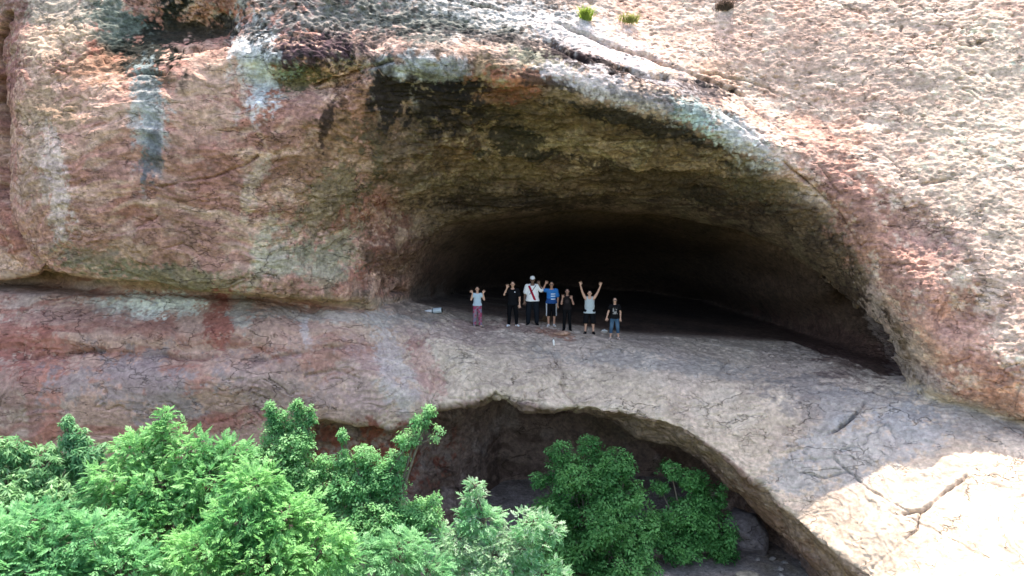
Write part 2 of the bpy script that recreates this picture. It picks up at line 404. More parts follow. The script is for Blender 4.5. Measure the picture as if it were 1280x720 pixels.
# conglomerate: cobbles standing proud and pits where they fell out
cg = conglo > 0.02; Vg = V[cg]
def wl(P, seed):
    d_ = np.full(len(V), 9.0, np.float32); c_ = np.zeros(len(V), np.float32); d_[cg], c_[cg] = worley(P, seed); return d_, c_
wd, wc = wl(Vg*np.array([4.2, 4.2, 6.3])+0.25*fbm(Vg*3, 2, 61)[:, None], 71)
peb = np.clip(0.62-wd, 0, 1)*(wc > 0.45)
D += 0.05*peb*conglo*(0.5+wc)*(1-.55*slab)
wd2, wc2 = wl(Vg*np.array([8.5, 8.5, 12.0]), 81); n4 = fbm(V*11, 2, 208)
D += 0.035*np.clip(0.6-wd2, 0, 1)*conglo*(1-.4*slab)*(wc2 > 0.3)
wd4, wc4 = wl(Vg*np.array([4.5, 4.5, 10.0])+0.3*fbm(Vg*4, 2, 64)[:, None], 95)
D -= 0.30*np.clip(0.42-wd4, 0, 1)*(wc4 > 0.66)*conglo*smooth(-.25, .15, fbm(V*.8, 2, 96))
wd3, wc3 = wl(Vg*np.array([2.2, 2.2, 4.2])+0.3*fbm(Vg*2.2, 2, 62)[:, None], 91)
pitz = np.clip(0.36-wd3, 0, 1)*(wc3 > 0.72)*smooth(-0.2, 0.2, fbm(V*0.5, 2, 93))
D -= 0.45*pitz*np.clip(conglo, 0, 1)
D += 0.07*ridged(W*np.array([1.1, 1.1, 2.2])+9, 4, 25)*soffit+0.03*ridged(W*np.array([1.6, 1.6, 2.6])+9, 3, 26)*left*.6
roughband = smooth(-0.15, 0.25, fbm(W*np.array([0.35, 0.35, 1.1]), 3, 97))
D += 0.018*ridged(V*np.array([3.5, 3.5, 7.0]), 3, 98)*(slab+0.5*topface)*roughband
D += 0.03*fbm(V*np.array([9, 9, 16.0]), 2, 99)*conglo*(1-.4*slab)

# surveyed cracks, ledges and scarps: (points, half-width px, depth m, one-sided?)
CRACKS = [
 ([(12,20),(5,60),(3,100),(3,200),(12,268),(28,312),(58,340)],5,0.6),([(2,100),(2,180),(6,250)],7,.5),([(-20,140),(0,120),(8,60)],4,.2),
 ([(205,232),(262,222),(300,210),(322,196)],1.6,.12),
 ([(395,108),(412,96),(440,92),(460,84),(490,78)],2.2,.2),([(400,112),(440,104),(462,94)],1.6,.12),
 ([(150,104),(176,94),(208,94),(214,86)],2.4,.2),
 ([(680,52),(730,76),(790,90),(860,102),(890,110)],3.5,.2),([(560,0),(620,12),(700,30),(760,58),(860,88),(930,118)],2.5,.15),
 ([(880,88),(930,100),(990,125)],1.8,.1),([(905,140),(960,182),(1005,225),(1050,272),(1075,310)],1.8,.14),
 ([(930,128),(1000,180),(1050,240)],1.4,.08),
 ([(500,262),(560,252),(640,262),(700,258)],2.5,.15),([(690,225),(770,212),(840,235),(900,238)],2.5,.15),
 ([(380,470),(420,462),(450,474)],2,.08),([(520,428),(535,436),(545,428)],1.6,.1),([(535,456),(548,472),(560,482)],1.6,.08),
 ([(700,480),(712,498),(722,510)],1.8,.1),([(690,440),(700,462),(705,480)],1.3,.06),
 ([(985,533),(1010,535),(1030,548),(1060,528),(1082,506)],2.2,.16),([(1040,575),(1082,610),(1105,622),(1140,640)],1.3,.07),
 ([(1148,640),(1144,660),(1118,688),(1090,712)],1.5,.10),([(1128,642),(1150,636),(1180,612),(1206,594)],2.4,.12),([(1230,600),(1260,612),(1285,618)],1.2,.06),([(1110,640),(1160,655),(1240,700)],1.0,.04),
 ([(1000,592),(1030,600),(1058,592)],1.5,.08),([(890,470),(905,455),(912,448)],1.3,.08),
 ([(20,452),(120,440),(220,446),(330,450),(440,430)],3,.12),([(100,392),(160,372),(200,378)],2,.08),
 ([(480,372),(486,364),(496,360),(506,364)],4,.4),
 ([(1180,458),(1200,452),(1212,446)],1.5,.15),([(1110,195),(1140,222)],1.2,.08),([(1155,228),(1180,225)],2.5,.2),
 ([(920,350),(950,352)],1,.0),([(600,505),(618,495),(632,497),(640,505)],2,.1),
 ([(215,66),(255,60),(283,56),(296,40)],2.5,.25),
]
# grid the few hundred thousand vertices by survey bearing so each crack only tests its neighbours
jx = bx+4.5*fbm(V*1.6, 4, 501); jy = by+4.5*fbm(V*1.6, 4, 502); jd = np.clip(.75+1.3*fbm(V*1.1, 2, 503), .15, 1.3)
crackm = np.zeros(len(V))
vis = (V[:, 1] < 46)
for pts, w, d in CRACKS:
    P = np.array(pts, float); m = (jx > P[:, 0].min()-12) & (jx < P[:, 0].max()+12) & (jy > P[:, 1].min()-12) & (jy < P[:, 1].max()+12) & vis
    q = np.stack([jx[m], jy[m]], 1); best = np.full(len(q), 1e9)
    for p0, p1 in zip(P[:-1], P[1:]):
        e = p1-p0; t = np.clip(((q-p0)@e)/(e@e), 0, 1)[:, None]
        tt = np.sqrt(((q-p0-e*t)**2).sum(1)); best = np.minimum(best, tt)
    g = np.exp(-(best/(w*.8))**2)*jd[m]; D[m] -= d*g; crackm[m] = np.maximum(crackm[m], g*min(1, d*6))
D *= 1-0.8*np.exp(-(ms_v/0.6)**2)*smooth(2.5, 4.5, V[:, 0])*(by > 240)*(by < 480)
D *= 1-smooth(30.4, 31.5, V[:, 1])
V2 = V+N*D[:, None]
N2 = vnormals(V2, Q)

# ------------------------------------------------------------------ rock colour (albedo, with cave shade painted in)
def lin(c): c = np.array(c, float)/255; return np.where(c <= 0.04045, c/12.92, ((c+0.055)/1.055)**2.4)
C = np.tile(lin((172,138,118)), (len(V), 1))
def mix(m, c, col=True):
    global C
    m = np.clip(m, 0, 1)[:, None]; C = C*(1-m)+lin(c)*m
n1 = fbm(V*0.4, 4, 201); n2 = fbm(V*1.3, 4, 202); n3 = fbm(V*4, 4, 203)
st = fbm(V*np.array([3.2, 3.2, 0.35]), 4, 204)          # vertical wash streaks
hz = fbm(W*np.array([0.4, 0.4, 2.4]), 4, 205)           # bedding tone
hz = hz*(1-arch)+1.25*nst*arch; hz = hz*(1-is_low)+nlo*is_low
mix(slab, (206,176,156)); mix(slab*smooth(-0.1, 0.4, hz), (194,156,136)); mix(slab*smooth(0.0, 0.5, n2)*0.6, (216,192,172))
mix(topface, (140,130,122)); mix(topface*smooth(0, .4, n2), (172,164,154)); mix(topface*smooth(.0, .3, -n2)*smooth(700, 500, bx), (92,88,80))
mix(left, (178,130,114)); mix(left*smooth(-0.1, 0.4, n1), (162,108,88)); mix(left*smooth(0.05, 0.4, hz)*0.7, (196,160,136)); mix(left*smooth(0.1, .5, n2)*.6, (156,116,100)); mix(left*smooth(.1, .3, fbm(W*np.array([1.2, 1.2, 3.0]), 4, 207))*.5, (204,170,148))
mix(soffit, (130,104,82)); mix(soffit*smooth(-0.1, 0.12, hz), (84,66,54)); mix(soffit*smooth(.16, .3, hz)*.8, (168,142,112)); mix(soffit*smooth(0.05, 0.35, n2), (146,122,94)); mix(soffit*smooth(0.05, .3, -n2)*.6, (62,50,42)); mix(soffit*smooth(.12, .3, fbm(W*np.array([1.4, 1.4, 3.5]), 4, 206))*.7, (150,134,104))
mix(soffit*smooth(195, 255, wy)*smooth(460, 560, bx)*.7, (60,47,39))  # ceiling darkens towards the mouth: shade painted into the rock colour
lr = 1-smooth(380, 560, wx)
mix(is_ledge, (200,178,154)); mix(is_ledge*smooth(0, .4, n2)*.6, (208,190,168)); mix(is_ledge*smooth(-.05, .4, n1)*.5, (190,166,150)); mix(is_ledge*smooth(.05, .35, -n2)*.4, (168,148,130))
mix(is_ledge*lr, (184,146,126)); mix(is_ledge*lr*smooth(0, .4, n1), (176,150,134)); mix(is_ledge*lr*smooth(0.05, .35, hz)*.8, (150,98,82))
mix(inner, (92,72,60)); mix(inner*smooth(0, .5, n1)*.6, (56,46,40)); mix(inner*smooth(33, 38, V[:, 1])*.7, (44,38,34))  # cave interior darker with depth, its shade put into the colour
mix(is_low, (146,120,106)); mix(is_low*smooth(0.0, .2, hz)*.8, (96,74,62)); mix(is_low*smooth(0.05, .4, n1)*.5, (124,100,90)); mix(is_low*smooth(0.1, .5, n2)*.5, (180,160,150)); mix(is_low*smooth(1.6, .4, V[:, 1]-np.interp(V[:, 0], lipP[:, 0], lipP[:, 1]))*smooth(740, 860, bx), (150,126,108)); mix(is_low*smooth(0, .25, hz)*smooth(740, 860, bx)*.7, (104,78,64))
# surveyed stains, and soffit shade painted as a dark band: cx, cy, rx, ry, tilt deg, colour, strength, breakup (b blotchy, s streaky, h bedded)
R_ = (165,96,72); PALE = (205,205,196); BLK = (34,30,32); OLV = (116,96,72); GRN = (70,78,52); RED = (140,66,46)
STAINS_AND_SHADE = [
 (190,150,22,66,0,(170,180,176),.45,'s'),(185,185,10,40,0,(94,92,92),.6,'s'),
 (195,45,34,55,8,(38,40,30),.95,'b'),(155,35,40,26,0,(104,124,116),.7,'b'),(240,40,45,20,0,(56,50,36),.8,'b'),(185,75,30,20,0,(60,62,50),.8,'b'),
 (110,15,150,22,0,(178,172,152),.7,'b'),(60,50,50,22,-10,(214,184,152),.8,'b'),(120,90,70,28,0,(150,112,84),.8,'h'),
 (60,130,40,24,0,(138,116,84),.6,'b'),(15,60,18,60,0,(140,90,84),.8,'b'),(70,240,14,70,-8,(214,196,184),.6,'s'),(40,210,20,50,0,(176,150,128),.6,'b'),
 (320,75,26,55,5,(212,214,210),.8,'s'),(270,100,40,40,25,(204,168,144),.55,'b'),(250,140,60,30,0,(194,158,134),.5,'b'),(330,70,12,45,0,(104,112,118),.6,'s'),
 (385,70,56,20,-8,(84,64,66),.95,'h'),(400,22,75,16,-6,(120,98,98),.8,'h'),(370,95,36,16,0,(86,92,60),.8,'s'),(350,82,26,12,0,(150,176,166),.7,'s'),(425,70,26,14,0,(100,116,100),.7,'b'),
 (470,25,170,26,0,(120,122,116),.75,'b'),(560,30,120,30,5,(104,108,100),.7,'b'),(640,18,110,18,8,(206,202,196),.6,'s'),(450,50,90,8,-3,(60,58,54),.6,'h'),
 (520,88,62,20,0,(186,190,188),.85,'b'),(495,112,24,34,0,BLK,.9,'s'),(555,112,32,36,0,BLK,.92,'s'),(528,140,16,34,0,(54,48,44),.8,'s'),(475,125,8,40,0,(198,186,170),.6,'s'),(520,115,9,28,0,(150,146,140),.6,'s'),
 (405,165,9,26,15,(52,40,38),.85,'s'),(408,175,16,14,0,(110,66,50),.5,'b'),
 (450,140,30,60,0,(164,112,82),.7,'b'),(430,190,50,40,0,(150,116,88),.7,'b'),(640,95,60,22,0,(170,104,74),.85,'b'),(620,120,40,12,0,(120,70,50),.7,'h'),(600,62,60,12,0,(196,160,140),.6,'b'),
 (680,72,50,16,10,(128,138,116),.7,'b'),(500,180,60,44,0,OLV,.5,'s'),(590,170,26,34,0,(132,108,78),.6,'s'),(640,175,55,36,0,(48,46,38),.85,'b'),(600,205,70,16,5,(150,128,92),.7,'h'),(560,190,30,24,0,(120,86,56),.7,'s'),(760,205,70,16,15,(46,38,32),.8,'h'),(720,175,50,12,15,(140,122,90),.7,'h'),(840,232,80,14,15,(48,40,32),.8,'h'),(600,140,24,16,0,(44,40,36),.8,'s'),(740,150,80,30,10,(128,106,80),.6,'h'),(700,220,130,28,0,(118,96,72),.5,'h'),
 (820,190,70,26,20,(96,80,62),.6,'h'),(860,170,60,18,28,(126,106,86),.5,'h'),(940,215,50,22,35,(108,100,78),.6,'h'),(560,230,90,14,5,(104,88,66),.6,'h'),(620,250,120,12,0,(48,38,32),.7,'h'),  # last entry: ceiling shade by the mouth, painted as a dark band
 (430,300,34,44,30,(150,140,112),.8,'b'),(395,330,50,24,0,(160,150,126),.7,'b'),(470,300,30,40,20,(112,60,46),.6,'b'),(430,270,40,16,-30,RED,.6,'b'),(500,330,40,26,0,(100,74,62),.6,'b'),(390,240,50,50,0,(146,106,82),.6,'b'),
 (330,310,10,60,20,(198,178,152),.6,'s'),(315,240,9,45,22,(196,174,150),.6,'s'),(350,325,36,30,0,(170,162,140),.7,'b'),(420,240,30,60,30,(128,120,92),.6,'s'),(220,250,20,60,-5,(150,112,94),.5,'s'),
 (220,345,130,12,5,(128,124,92),.7,'h'),(130,330,60,14,10,(120,116,96),.6,'h'),(380,355,80,10,3,(140,100,80),.5,'h'),
 (730,78,70,11,20,(46,36,36),1,'b'),(840,101,95,11,12,(44,36,34),1,'b'),(690,100,70,8,12,(60,52,46),.8,'b'),(800,152,90,11,14,(50,46,42),.9,'b'),(640,52,90,7,6,(70,62,60),.8,'b'),(700,50,40,12,30,(60,42,44),.8,'b'),(740,62,120,8,22,(222,212,208),.8,'h'),(850,135,70,14,15,(44,42,40),.8,'h'),(770,118,60,10,15,(70,62,58),.7,'h'),(720,45,60,12,25,(96,84,80),.7,'s'),(790,120,90,14,18,(222,210,206),.75,'b'),(760,60,90,16,22,(214,196,190),.7,'b'),(690,28,60,20,20,(196,192,186),.6,'b'),
 (880,148,40,16,25,(196,218,208),.9,'b'),(830,128,60,10,15,(70,66,64),.6,'h'),(930,175,50,16,35,(200,196,192),.8,'b'),(870,110,40,12,20,(100,88,86),.6,'b'),(940,60,90,30,10,(214,178,158),.5,'b'),
 (905,88,36,14,10,(206,164,136),.7,'b'),(1010,150,60,20,15,(192,146,122),.5,'b'),
 (1040,210,30,60,-30,(182,136,118),.7,'s'),(1085,280,34,80,-30,(176,128,110),.85,'s'),(1060,255,20,60,-32,(148,108,96),.6,'s'),(1150,330,50,80,-25,(180,132,114),.8,'b'),(1190,420,70,50,25,(188,142,124),.8,'b'),(1150,450,20,40,-30,(190,172,162),.6,'b'),
 (1240,480,60,24,25,(180,124,102),.5,'b'),(1110,420,14,70,-25,(196,176,164),.6,'s'),(1190,300,50,24,10,(168,132,124),.5,'b'),(1250,170,80,120,0,(226,204,178),.5,'b'),
 # ledge and lower band
 (195,40,42,50,5,(36,38,30),1,'b'),(250,38,40,16,0,(58,50,38),.9,'b'),(150,25,40,22,0,(96,108,98),.8,'b'),(188,135,20,46,0,(166,180,176),.55,'b'),(188,118,16,14,0,(84,96,98),.5,'b'),(190,190,12,34,0,(96,98,104),.7,'s'),
 (490,122,28,34,0,(36,31,33),1,'s'),(556,118,36,38,0,(34,30,32),1,'s'),(530,84,62,12,0,(176,178,176),.6,'b'),(500,150,90,50,0,(70,58,48),.45,'s'),(405,160,8,34,15,(58,44,40),.8,'s'),(385,70,58,20,-8,(82,62,66),1,'b'),(330,80,14,44,0,(208,212,210),.8,'s'),(60,60,40,26,-10,(206,174,148),.5,'b'),
 (560,385,90,22,5,(112,102,92),.5,'b'),
 (190,382,62,13,0,(226,226,210),1,'s'),(130,380,40,10,0,(178,170,160),.6,'b'),(275,400,14,44,0,(158,92,76),.9,'s'),(300,390,12,26,0,(176,172,158),.7,'s'),(380,412,6,22,0,(200,194,190),.5,'s'),
 (110,440,110,8,2,(150,96,78),.7,'h'),(60,480,28,70,0,(172,112,94),.8,'s'),(20,490,30,60,0,(144,110,100),.7,'s'),(10,430,40,40,0,(150,90,76),.7,'b'),(420,445,90,14,-8,(158,108,92),.7,'h'),
 (170,480,90,40,0,(150,136,132),.7,'b'),(330,480,80,40,0,(164,144,136),.5,'b'),(270,530,60,12,-10,(160,92,76),.6,'b'),(440,480,70,40,0,(178,148,138),.7,'b'),(490,450,20,50,-20,(194,186,178),.55,'s'),(530,460,14,40,-20,(184,138,124),.6,'s'),
 (110,395,90,12,0,(166,120,108),.6,'h'),(440,400,120,8,2,(172,166,154),.6,'h'),(620,410,60,8,3,(150,112,100),.5,'b'),(695,420,20,6,10,(170,120,96),.8,'b'),(560,420,60,12,5,(176,150,138),.6,'b'),
 (460,570,80,34,0,(150,84,64),.9,'b'),(820,455,120,10,5,(140,138,134),.5,'h'),(1020,495,50,26,0,(142,134,128),.6,'b'),(1100,510,60,26,10,(166,158,150),.6,'b'),(1080,560,90,30,-20,(168,166,164),.6,'b'),(1200,520,70,20,20,(160,152,144),.6,'b'),
 (1040,430,90,20,20,(88,62,54),.6,'b'),(1060,460,40,14,20,(110,84,74),.6,'b'),
 (880,590,60,12,40,(120,94,76),.7,'h'),(960,650,60,10,45,(120,90,72),.8,'h'),(800,545,60,10,15,(132,112,88),.6,'h'),
 
]
sx = bx+13*fbm(V*1.3, 4, 521); sy = by+9*fbm(V*1.3, 4, 522)
for cx, cy, rx, ry, tl, col, sgt, kind in STAINS_AND_SHADE:
    m = (np.abs(bx-cx) < rx+ry+60) & (np.abs(by-cy) < rx+ry+60)
    t = math.radians(tl); dx = sx[m]-cx; dy = sy[m]-cy
    u = (dx*math.cos(t)+dy*math.sin(t))/rx; v = (-dx*math.sin(t)+dy*math.cos(t))/ry
    r = np.sqrt(u*u+v*v)
    br = {'b': n2[m]*1.3+n3[m]*0.9, 's': st[m]*1.15+n3[m]*0.75, 'h': hz[m]*1.5+n3[m]*0.8}[kind]
    br = br*min(1.0, max(.4, min(rx, ry)/24))+n4[m]*.75
    w = sgt*smooth(1.3, 0.7, r+br)*smooth(1.9, 1.2, r)
    C[m] = C[m]*(1-w[:, None])+lin(col)*w[:, None]
# mineral speckle, cobbles of other stone, black lichen, darker cracks
tone = 1+(0.30*n3+0.24*hz)*(1-.45*is_ledge)+0.3*fbm(V*9, 2, 301)*(1-.5*is_ledge)
C *= tone[:, None]
m = conglo*(peb > 0.08); pc = np.stack([0.78+0.55*wc, 0.77+0.52*wc, 0.76+0.48*wc], 1); C = C*(1-m[:, None])+C*pc*m[:, None]
lich = smooth(0.18, 0.42, fbm(V*7, 3, 311)+0.25*fbm(V*1.2, 2, 312))*(topface*0.9+0.3*soffit+0.12*slab+.25*left*smooth(150, 40, wy))
C = C*(1-0.75*lich[:, None])+lin((44,42,38))*0.75*lich[:, None]
C *= (1-0.35*np.clip(crackm, 0, 1))[:, None]
g = C.mean(1, keepdims=True); C = g+(C-g)*0.90
C = np.clip(C*0.95, 0.012, 0.72)
MASK = np.stack([np.clip(.12+conglo*.6+topface*.8+.45*soffit+.28*left-.08*is_ledge-.25*slab, 0, 1), np.clip(1-.6*is_ledge*(1-.5*np.clip(fbm(V*.7, 2, 333)*3, 0, 1)), 0, 1), inner], 1)
print('relief', round(time.time()-T0, 1))

# ------------------------------------------------------------------ materials
def nodes(name):
    m = bpy.data.materials.new(name); m.use_nodes = True
    nt = m.node_tree; return m, nt, nt.nodes['Principled BSDF'], nt.links.new
def N_(nt, t, **kw):
    n = nt.nodes.new(t)
    for k_, v_ in kw.items():
        if k_ in n.inputs: n.inputs[k_].default_value = v_
        else: setattr(n, k_, v_)
    return n

def rock_material(name, attr=True, base=(.3, .27, .24)):
    m, nt, P, L = nodes(name)
    P.inputs['Roughness'].default_value = 0.92; P.inputs['Specular IOR Level'].default_value = 0.18
    co = N_(nt, 'ShaderNodeTexCoord')
    n = N_(nt, 'ShaderNodeTexNoise', Scale=7.0, Detail=5.0, Roughness=0.65); L(co.outputs['Object'], n.inputs['Vector'])
    v = N_(nt, 'ShaderNodeTexVoronoi', Scale=11.0); L(co.outputs['Object'], v.inputs['Vector'])
    mr = N_(nt, 'ShaderNodeMapRange'); mr.inputs['From Min'].default_value = .3; mr.inputs['From Max'].default_value = .7
    mr.inputs['To Min'].default_value = 0.76; mr.inputs['To Max'].default_value = 1.24; L(n.outputs['Fac'], mr.inputs['Value'])
    hs = N_(nt, 'ShaderNodeSeparateColor'); L(v.outputs['Color'], hs.inputs['Color'])
    mr2 = N_(nt, 'ShaderNodeMapRange'); mr2.inputs['To Min'].default_value = 0.86; mr2.inputs['To Max'].default_value = 1.14; L(hs.outputs[0], mr2.inputs['Value'])
    mul = N_(nt, 'ShaderNodeMath', operation='MULTIPLY'); L(mr.outputs[0], mul.inputs[0]); L(mr2.outputs[0], mul.inputs[1])
    vm = N_(nt, 'ShaderNodeVectorMath', operation='SCALE'); L(mul.outputs[0], vm.inputs['Scale'])
    if attr:
        a = N_(nt, 'ShaderNodeAttribute', attribute_name='rock_colour'); L(a.outputs['Color'], vm.inputs[0])
    else: vm.inputs[0].default_value = base
    if attr:      # flecks of paler and darker stone, crisp at a few centimetres
        mk = N_(nt, 'ShaderNodeAttribute', attribute_name='rock_mask'); ms = N_(nt, 'ShaderNodeSeparateColor'); L(mk.outputs['Color'], ms.inputs['Color'])
        mpf = N_(nt, 'ShaderNodeMapping'); mpf.inputs['Scale'].default_value = (1, 1, 1.5); L(co.outputs['Object'], mpf.inputs['Vector'])
        fn_ = N_(nt, 'ShaderNodeTexNoise', Scale=9.0, Detail=4.0, Roughness=.6); L(mpf.outputs[0], fn_.inputs['Vector'])
        r1 = N_(nt, 'ShaderNodeMapRange'); r1.inputs['From Min'].default_value = .585; r1.inputs['From Max'].default_value = .62; r1.inputs['To Min'].default_value = 0; r1.inputs['To Max'].default_value = .32; L(fn_.outputs['Fac'], r1.inputs['Value'])
        r2 = N_(nt, 'ShaderNodeMapRange'); r2.inputs['From Min'].default_value = .415; r2.inputs['From Max'].default_value = .38; r2.inputs['To Min'].default_value = 0; r2.inputs['To Max'].default_value = -.5; L(fn_.outputs['Fac'], r2.inputs['Value'])
        sm = N_(nt, 'ShaderNodeMath', operation='ADD'); L(r1.outputs[0], sm.inputs[0]); L(r2.outputs[0], sm.inputs[1])
        sm2 = N_(nt, 'ShaderNodeMath', operation='MULTIPLY_ADD'); L(sm.outputs[0], sm2.inputs[0]); L(ms.outputs[0], sm2.inputs[1]); sm2.inputs[2].default_value = 1
        vm2 = N_(nt, 'ShaderNodeVectorMath', operation='SCALE'); L(vm.outputs[0], vm2.inputs[0]); L(sm2.outputs[0], vm2.inputs['Scale']); vm = vm2
        mpm = N_(nt, 'ShaderNodeMapping'); mpm.inputs['Scale'].default_value = (1, 1, 2.4); mpm.inputs['Rotation'].default_value = (.1, .12, 0); L(co.outputs['Object'], mpm.inputs['Vector'])
        acc = None
        for sc_, w_ in ((1.9, .16), (4.6, .18)):
            nn_ = N_(nt, 'ShaderNodeTexNoise', Scale=sc_, Detail=6.0, Roughness=.72, Distortion=.5); L(mpm.outputs[0], nn_.inputs['Vector'])
            rr_ = N_(nt, 'ShaderNodeMapRange'); rr_.inputs['From Min'].default_value = .47; rr_.inputs['From Max'].default_value = .53; rr_.inputs['To Min'].default_value = -w_; rr_.inputs['To Max'].default_value = w_*.6; L(nn_.outputs['Fac'], rr_.inputs['Value'])
            if acc is None: acc = rr_.outputs[0]
            else: ad = N_(nt, 'ShaderNodeMath', operation='ADD'); L(acc, ad.inputs[0]); L(rr_.outputs[0], ad.inputs[1]); acc = ad.outputs[0]
        wv = N_(nt, 'ShaderNodeMath', operation='MULTIPLY_ADD'); L(ms.outputs[0], wv.inputs[0]); wv.inputs[1].default_value = .85; wv.inputs[2].default_value = .14
        sm3 = N_(nt, 'ShaderNodeMath', operation='MULTIPLY_ADD'); L(acc, sm3.inputs[0]); L(wv.outputs[0], sm3.inputs[1]); sm3.inputs[2].default_value = 1.03
        wn = N_(nt, 'ShaderNodeTexNoise', Scale=1.7, Detail=3.0); L(mpm.outputs[0], wn.inputs['Vector'])
        wa = N_(nt, 'ShaderNodeVectorMath', operation='MULTIPLY_ADD'); L(wn.outputs['Color'], wa.inputs[0]); wa.inputs[1].default_value = (1.3, 1.3, 1.3); L(mpm.outputs[0], wa.inputs[2])
        ck = None
        for sc_, th_, lo_ in ((.55, .016, .50), (1.5, .022, .54)):
            vv = N_(nt, 'ShaderNodeTexVoronoi', Scale=sc_, feature='DISTANCE_TO_EDGE'); L(wa.outputs[0], vv.inputs['Vector'])
            c1 = N_(nt, 'ShaderNodeMapRange'); c1.inputs['From Min'].default_value = 0; c1.inputs['From Max'].default_value = th_; c1.inputs['To Min'].default_value = 1; c1.inputs['To Max'].default_value = 0; L(vv.outputs['Distance'], c1.inputs['Value'])
            mn = N_(nt, 'ShaderNodeTexNoise', Scale=.9*sc_+.4, Detail=3.0); L(co.outputs['Object'], mn.inputs['Vector'])
            c2 = N_(nt, 'ShaderNodeMapRange'); c2.inputs['From Min'].default_value = lo_; c2.inputs['From Max'].default_value = lo_+.08; L(mn.outputs['Fac'], c2.inputs['Value'])
            c3 = N_(nt, 'ShaderNodeMath', operation='MULTIPLY'); L(c1.outputs[0], c3.inputs[0]); L(c2.outputs[0], c3.inputs[1])
            if ck is None: ck = c3.outputs[0]
            else: cm = N_(nt, 'ShaderNodeMath', operation='MAXIMUM'); L(ck, cm.inputs[0]); L(c3.outputs[0], cm.inputs[1]); ck = cm.outputs[0]
        ckd = N_(nt, 'ShaderNodeMath', operation='MULTIPLY_ADD'); L(ck, ckd.inputs[0]); ckd.inputs[1].default_value = -.2; L(sm3.outputs[0], ckd.inputs[2]); sm3 = ckd
        vm3 = N_(nt, 'ShaderNodeVectorMath', operation='SCALE'); L(vm.outputs[0], vm3.inputs[0]); L(sm3.outputs[0], vm3.inputs['Scale']); vm = vm3
    L(vm.outputs[0], P.inputs['Base Color'])
    mp = N_(nt, 'ShaderNodeMapping'); mp.inputs['Scale'].default_value = (5, 5, 11); L(co.outputs['Object'], mp.inputs['Vector'])
    n2_ = N_(nt, 'ShaderNodeTexNoise', Scale=1.6, Detail=6.0, Roughness=0.7); L(mp.outputs[0], n2_.inputs['Vector'])
    b1 = N_(nt, 'ShaderNodeBump', Strength=0.5, Distance=0.06); L(n2_.outputs['Fac'], b1.inputs['Height'])
    b2 = N_(nt, 'ShaderNodeBump', Strength=0.35, Distance=0.04); L(v.outputs['Distance'], b2.inputs['Height']); L(b1.outputs[0], b2.inputs['Normal'])
    if attr:
        for b_ in (b1, b2):  # smoother on the ledge
            q_ = N_(nt, 'ShaderNodeMath', operation='MULTIPLY'); L(ms.outputs[1], q_.inputs[0]); q_.inputs[1].default_value = b_.inputs['Strength'].default_value; L(q_.outputs[0], b_.inputs['Strength'])
    if attr:
        cb = N_(nt, 'ShaderNodeBump', Strength=.9, Distance=0.06, invert=True); L(ck, cb.inputs['Height']); L(b2.outputs[0], cb.inputs['Normal']); b2 = cb
    L(b2.outputs[0], P.inputs['Normal'])
    return m

def mesh_np(name, V, F, k, mat, smoothf=True, parent=None, attrs=None):
    me = bpy.data.meshes.new(name)
    me.vertices.add(len(V)); me.vertices.foreach_set('co', np.ascontiguousarray(V, np.float32).ravel())
    me.loops.add(len(F)*k); me.loops.foreach_set('vertex_index', np.ascontiguousarray(F, np.int32).ravel())
    me.polygons.add(len(F)); me.polygons.foreach_set('loop_start', np.arange(0, len(F)*k, k, dtype=np.int32))
    if smoothf: me.polygons.foreach_set('use_smooth', np.ones(len(F), bool))
    me.update(calc_edges=True)
    if attrs:
        for an, arr in attrs.items():
            at_ = me.color_attributes.new(an, 'FLOAT_COLOR', 'POINT')
            at_.data.foreach_set('color', np.ascontiguousarray(np.hstack([arr, np.ones((len(arr), 1))]), np.float32).ravel())
    me.materials.append(mat)
    o = bpy.data.objects.new(name, me); COL.objects.link(o)
    if parent: o.parent = parent
    return o

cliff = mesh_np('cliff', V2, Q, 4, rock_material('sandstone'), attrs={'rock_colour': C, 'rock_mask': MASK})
cliff['kind'] = 'structure'
# ------------------------------------------------------------------ ground
def tag(o, label=None, cat=None, group=None, kind=None):
    if label: o['label'] = label
    if cat: o['category'] = cat
    if group: o['group'] = group
    if kind: o['kind'] = kind
    return o
def empty(name, loc, rz=0):
    o = bpy.data.objects.new(name, None); COL.objects.link(o); o.location = loc; o.rotation_euler = (0, 0, rz); o.empty_display_size = .3
    return o

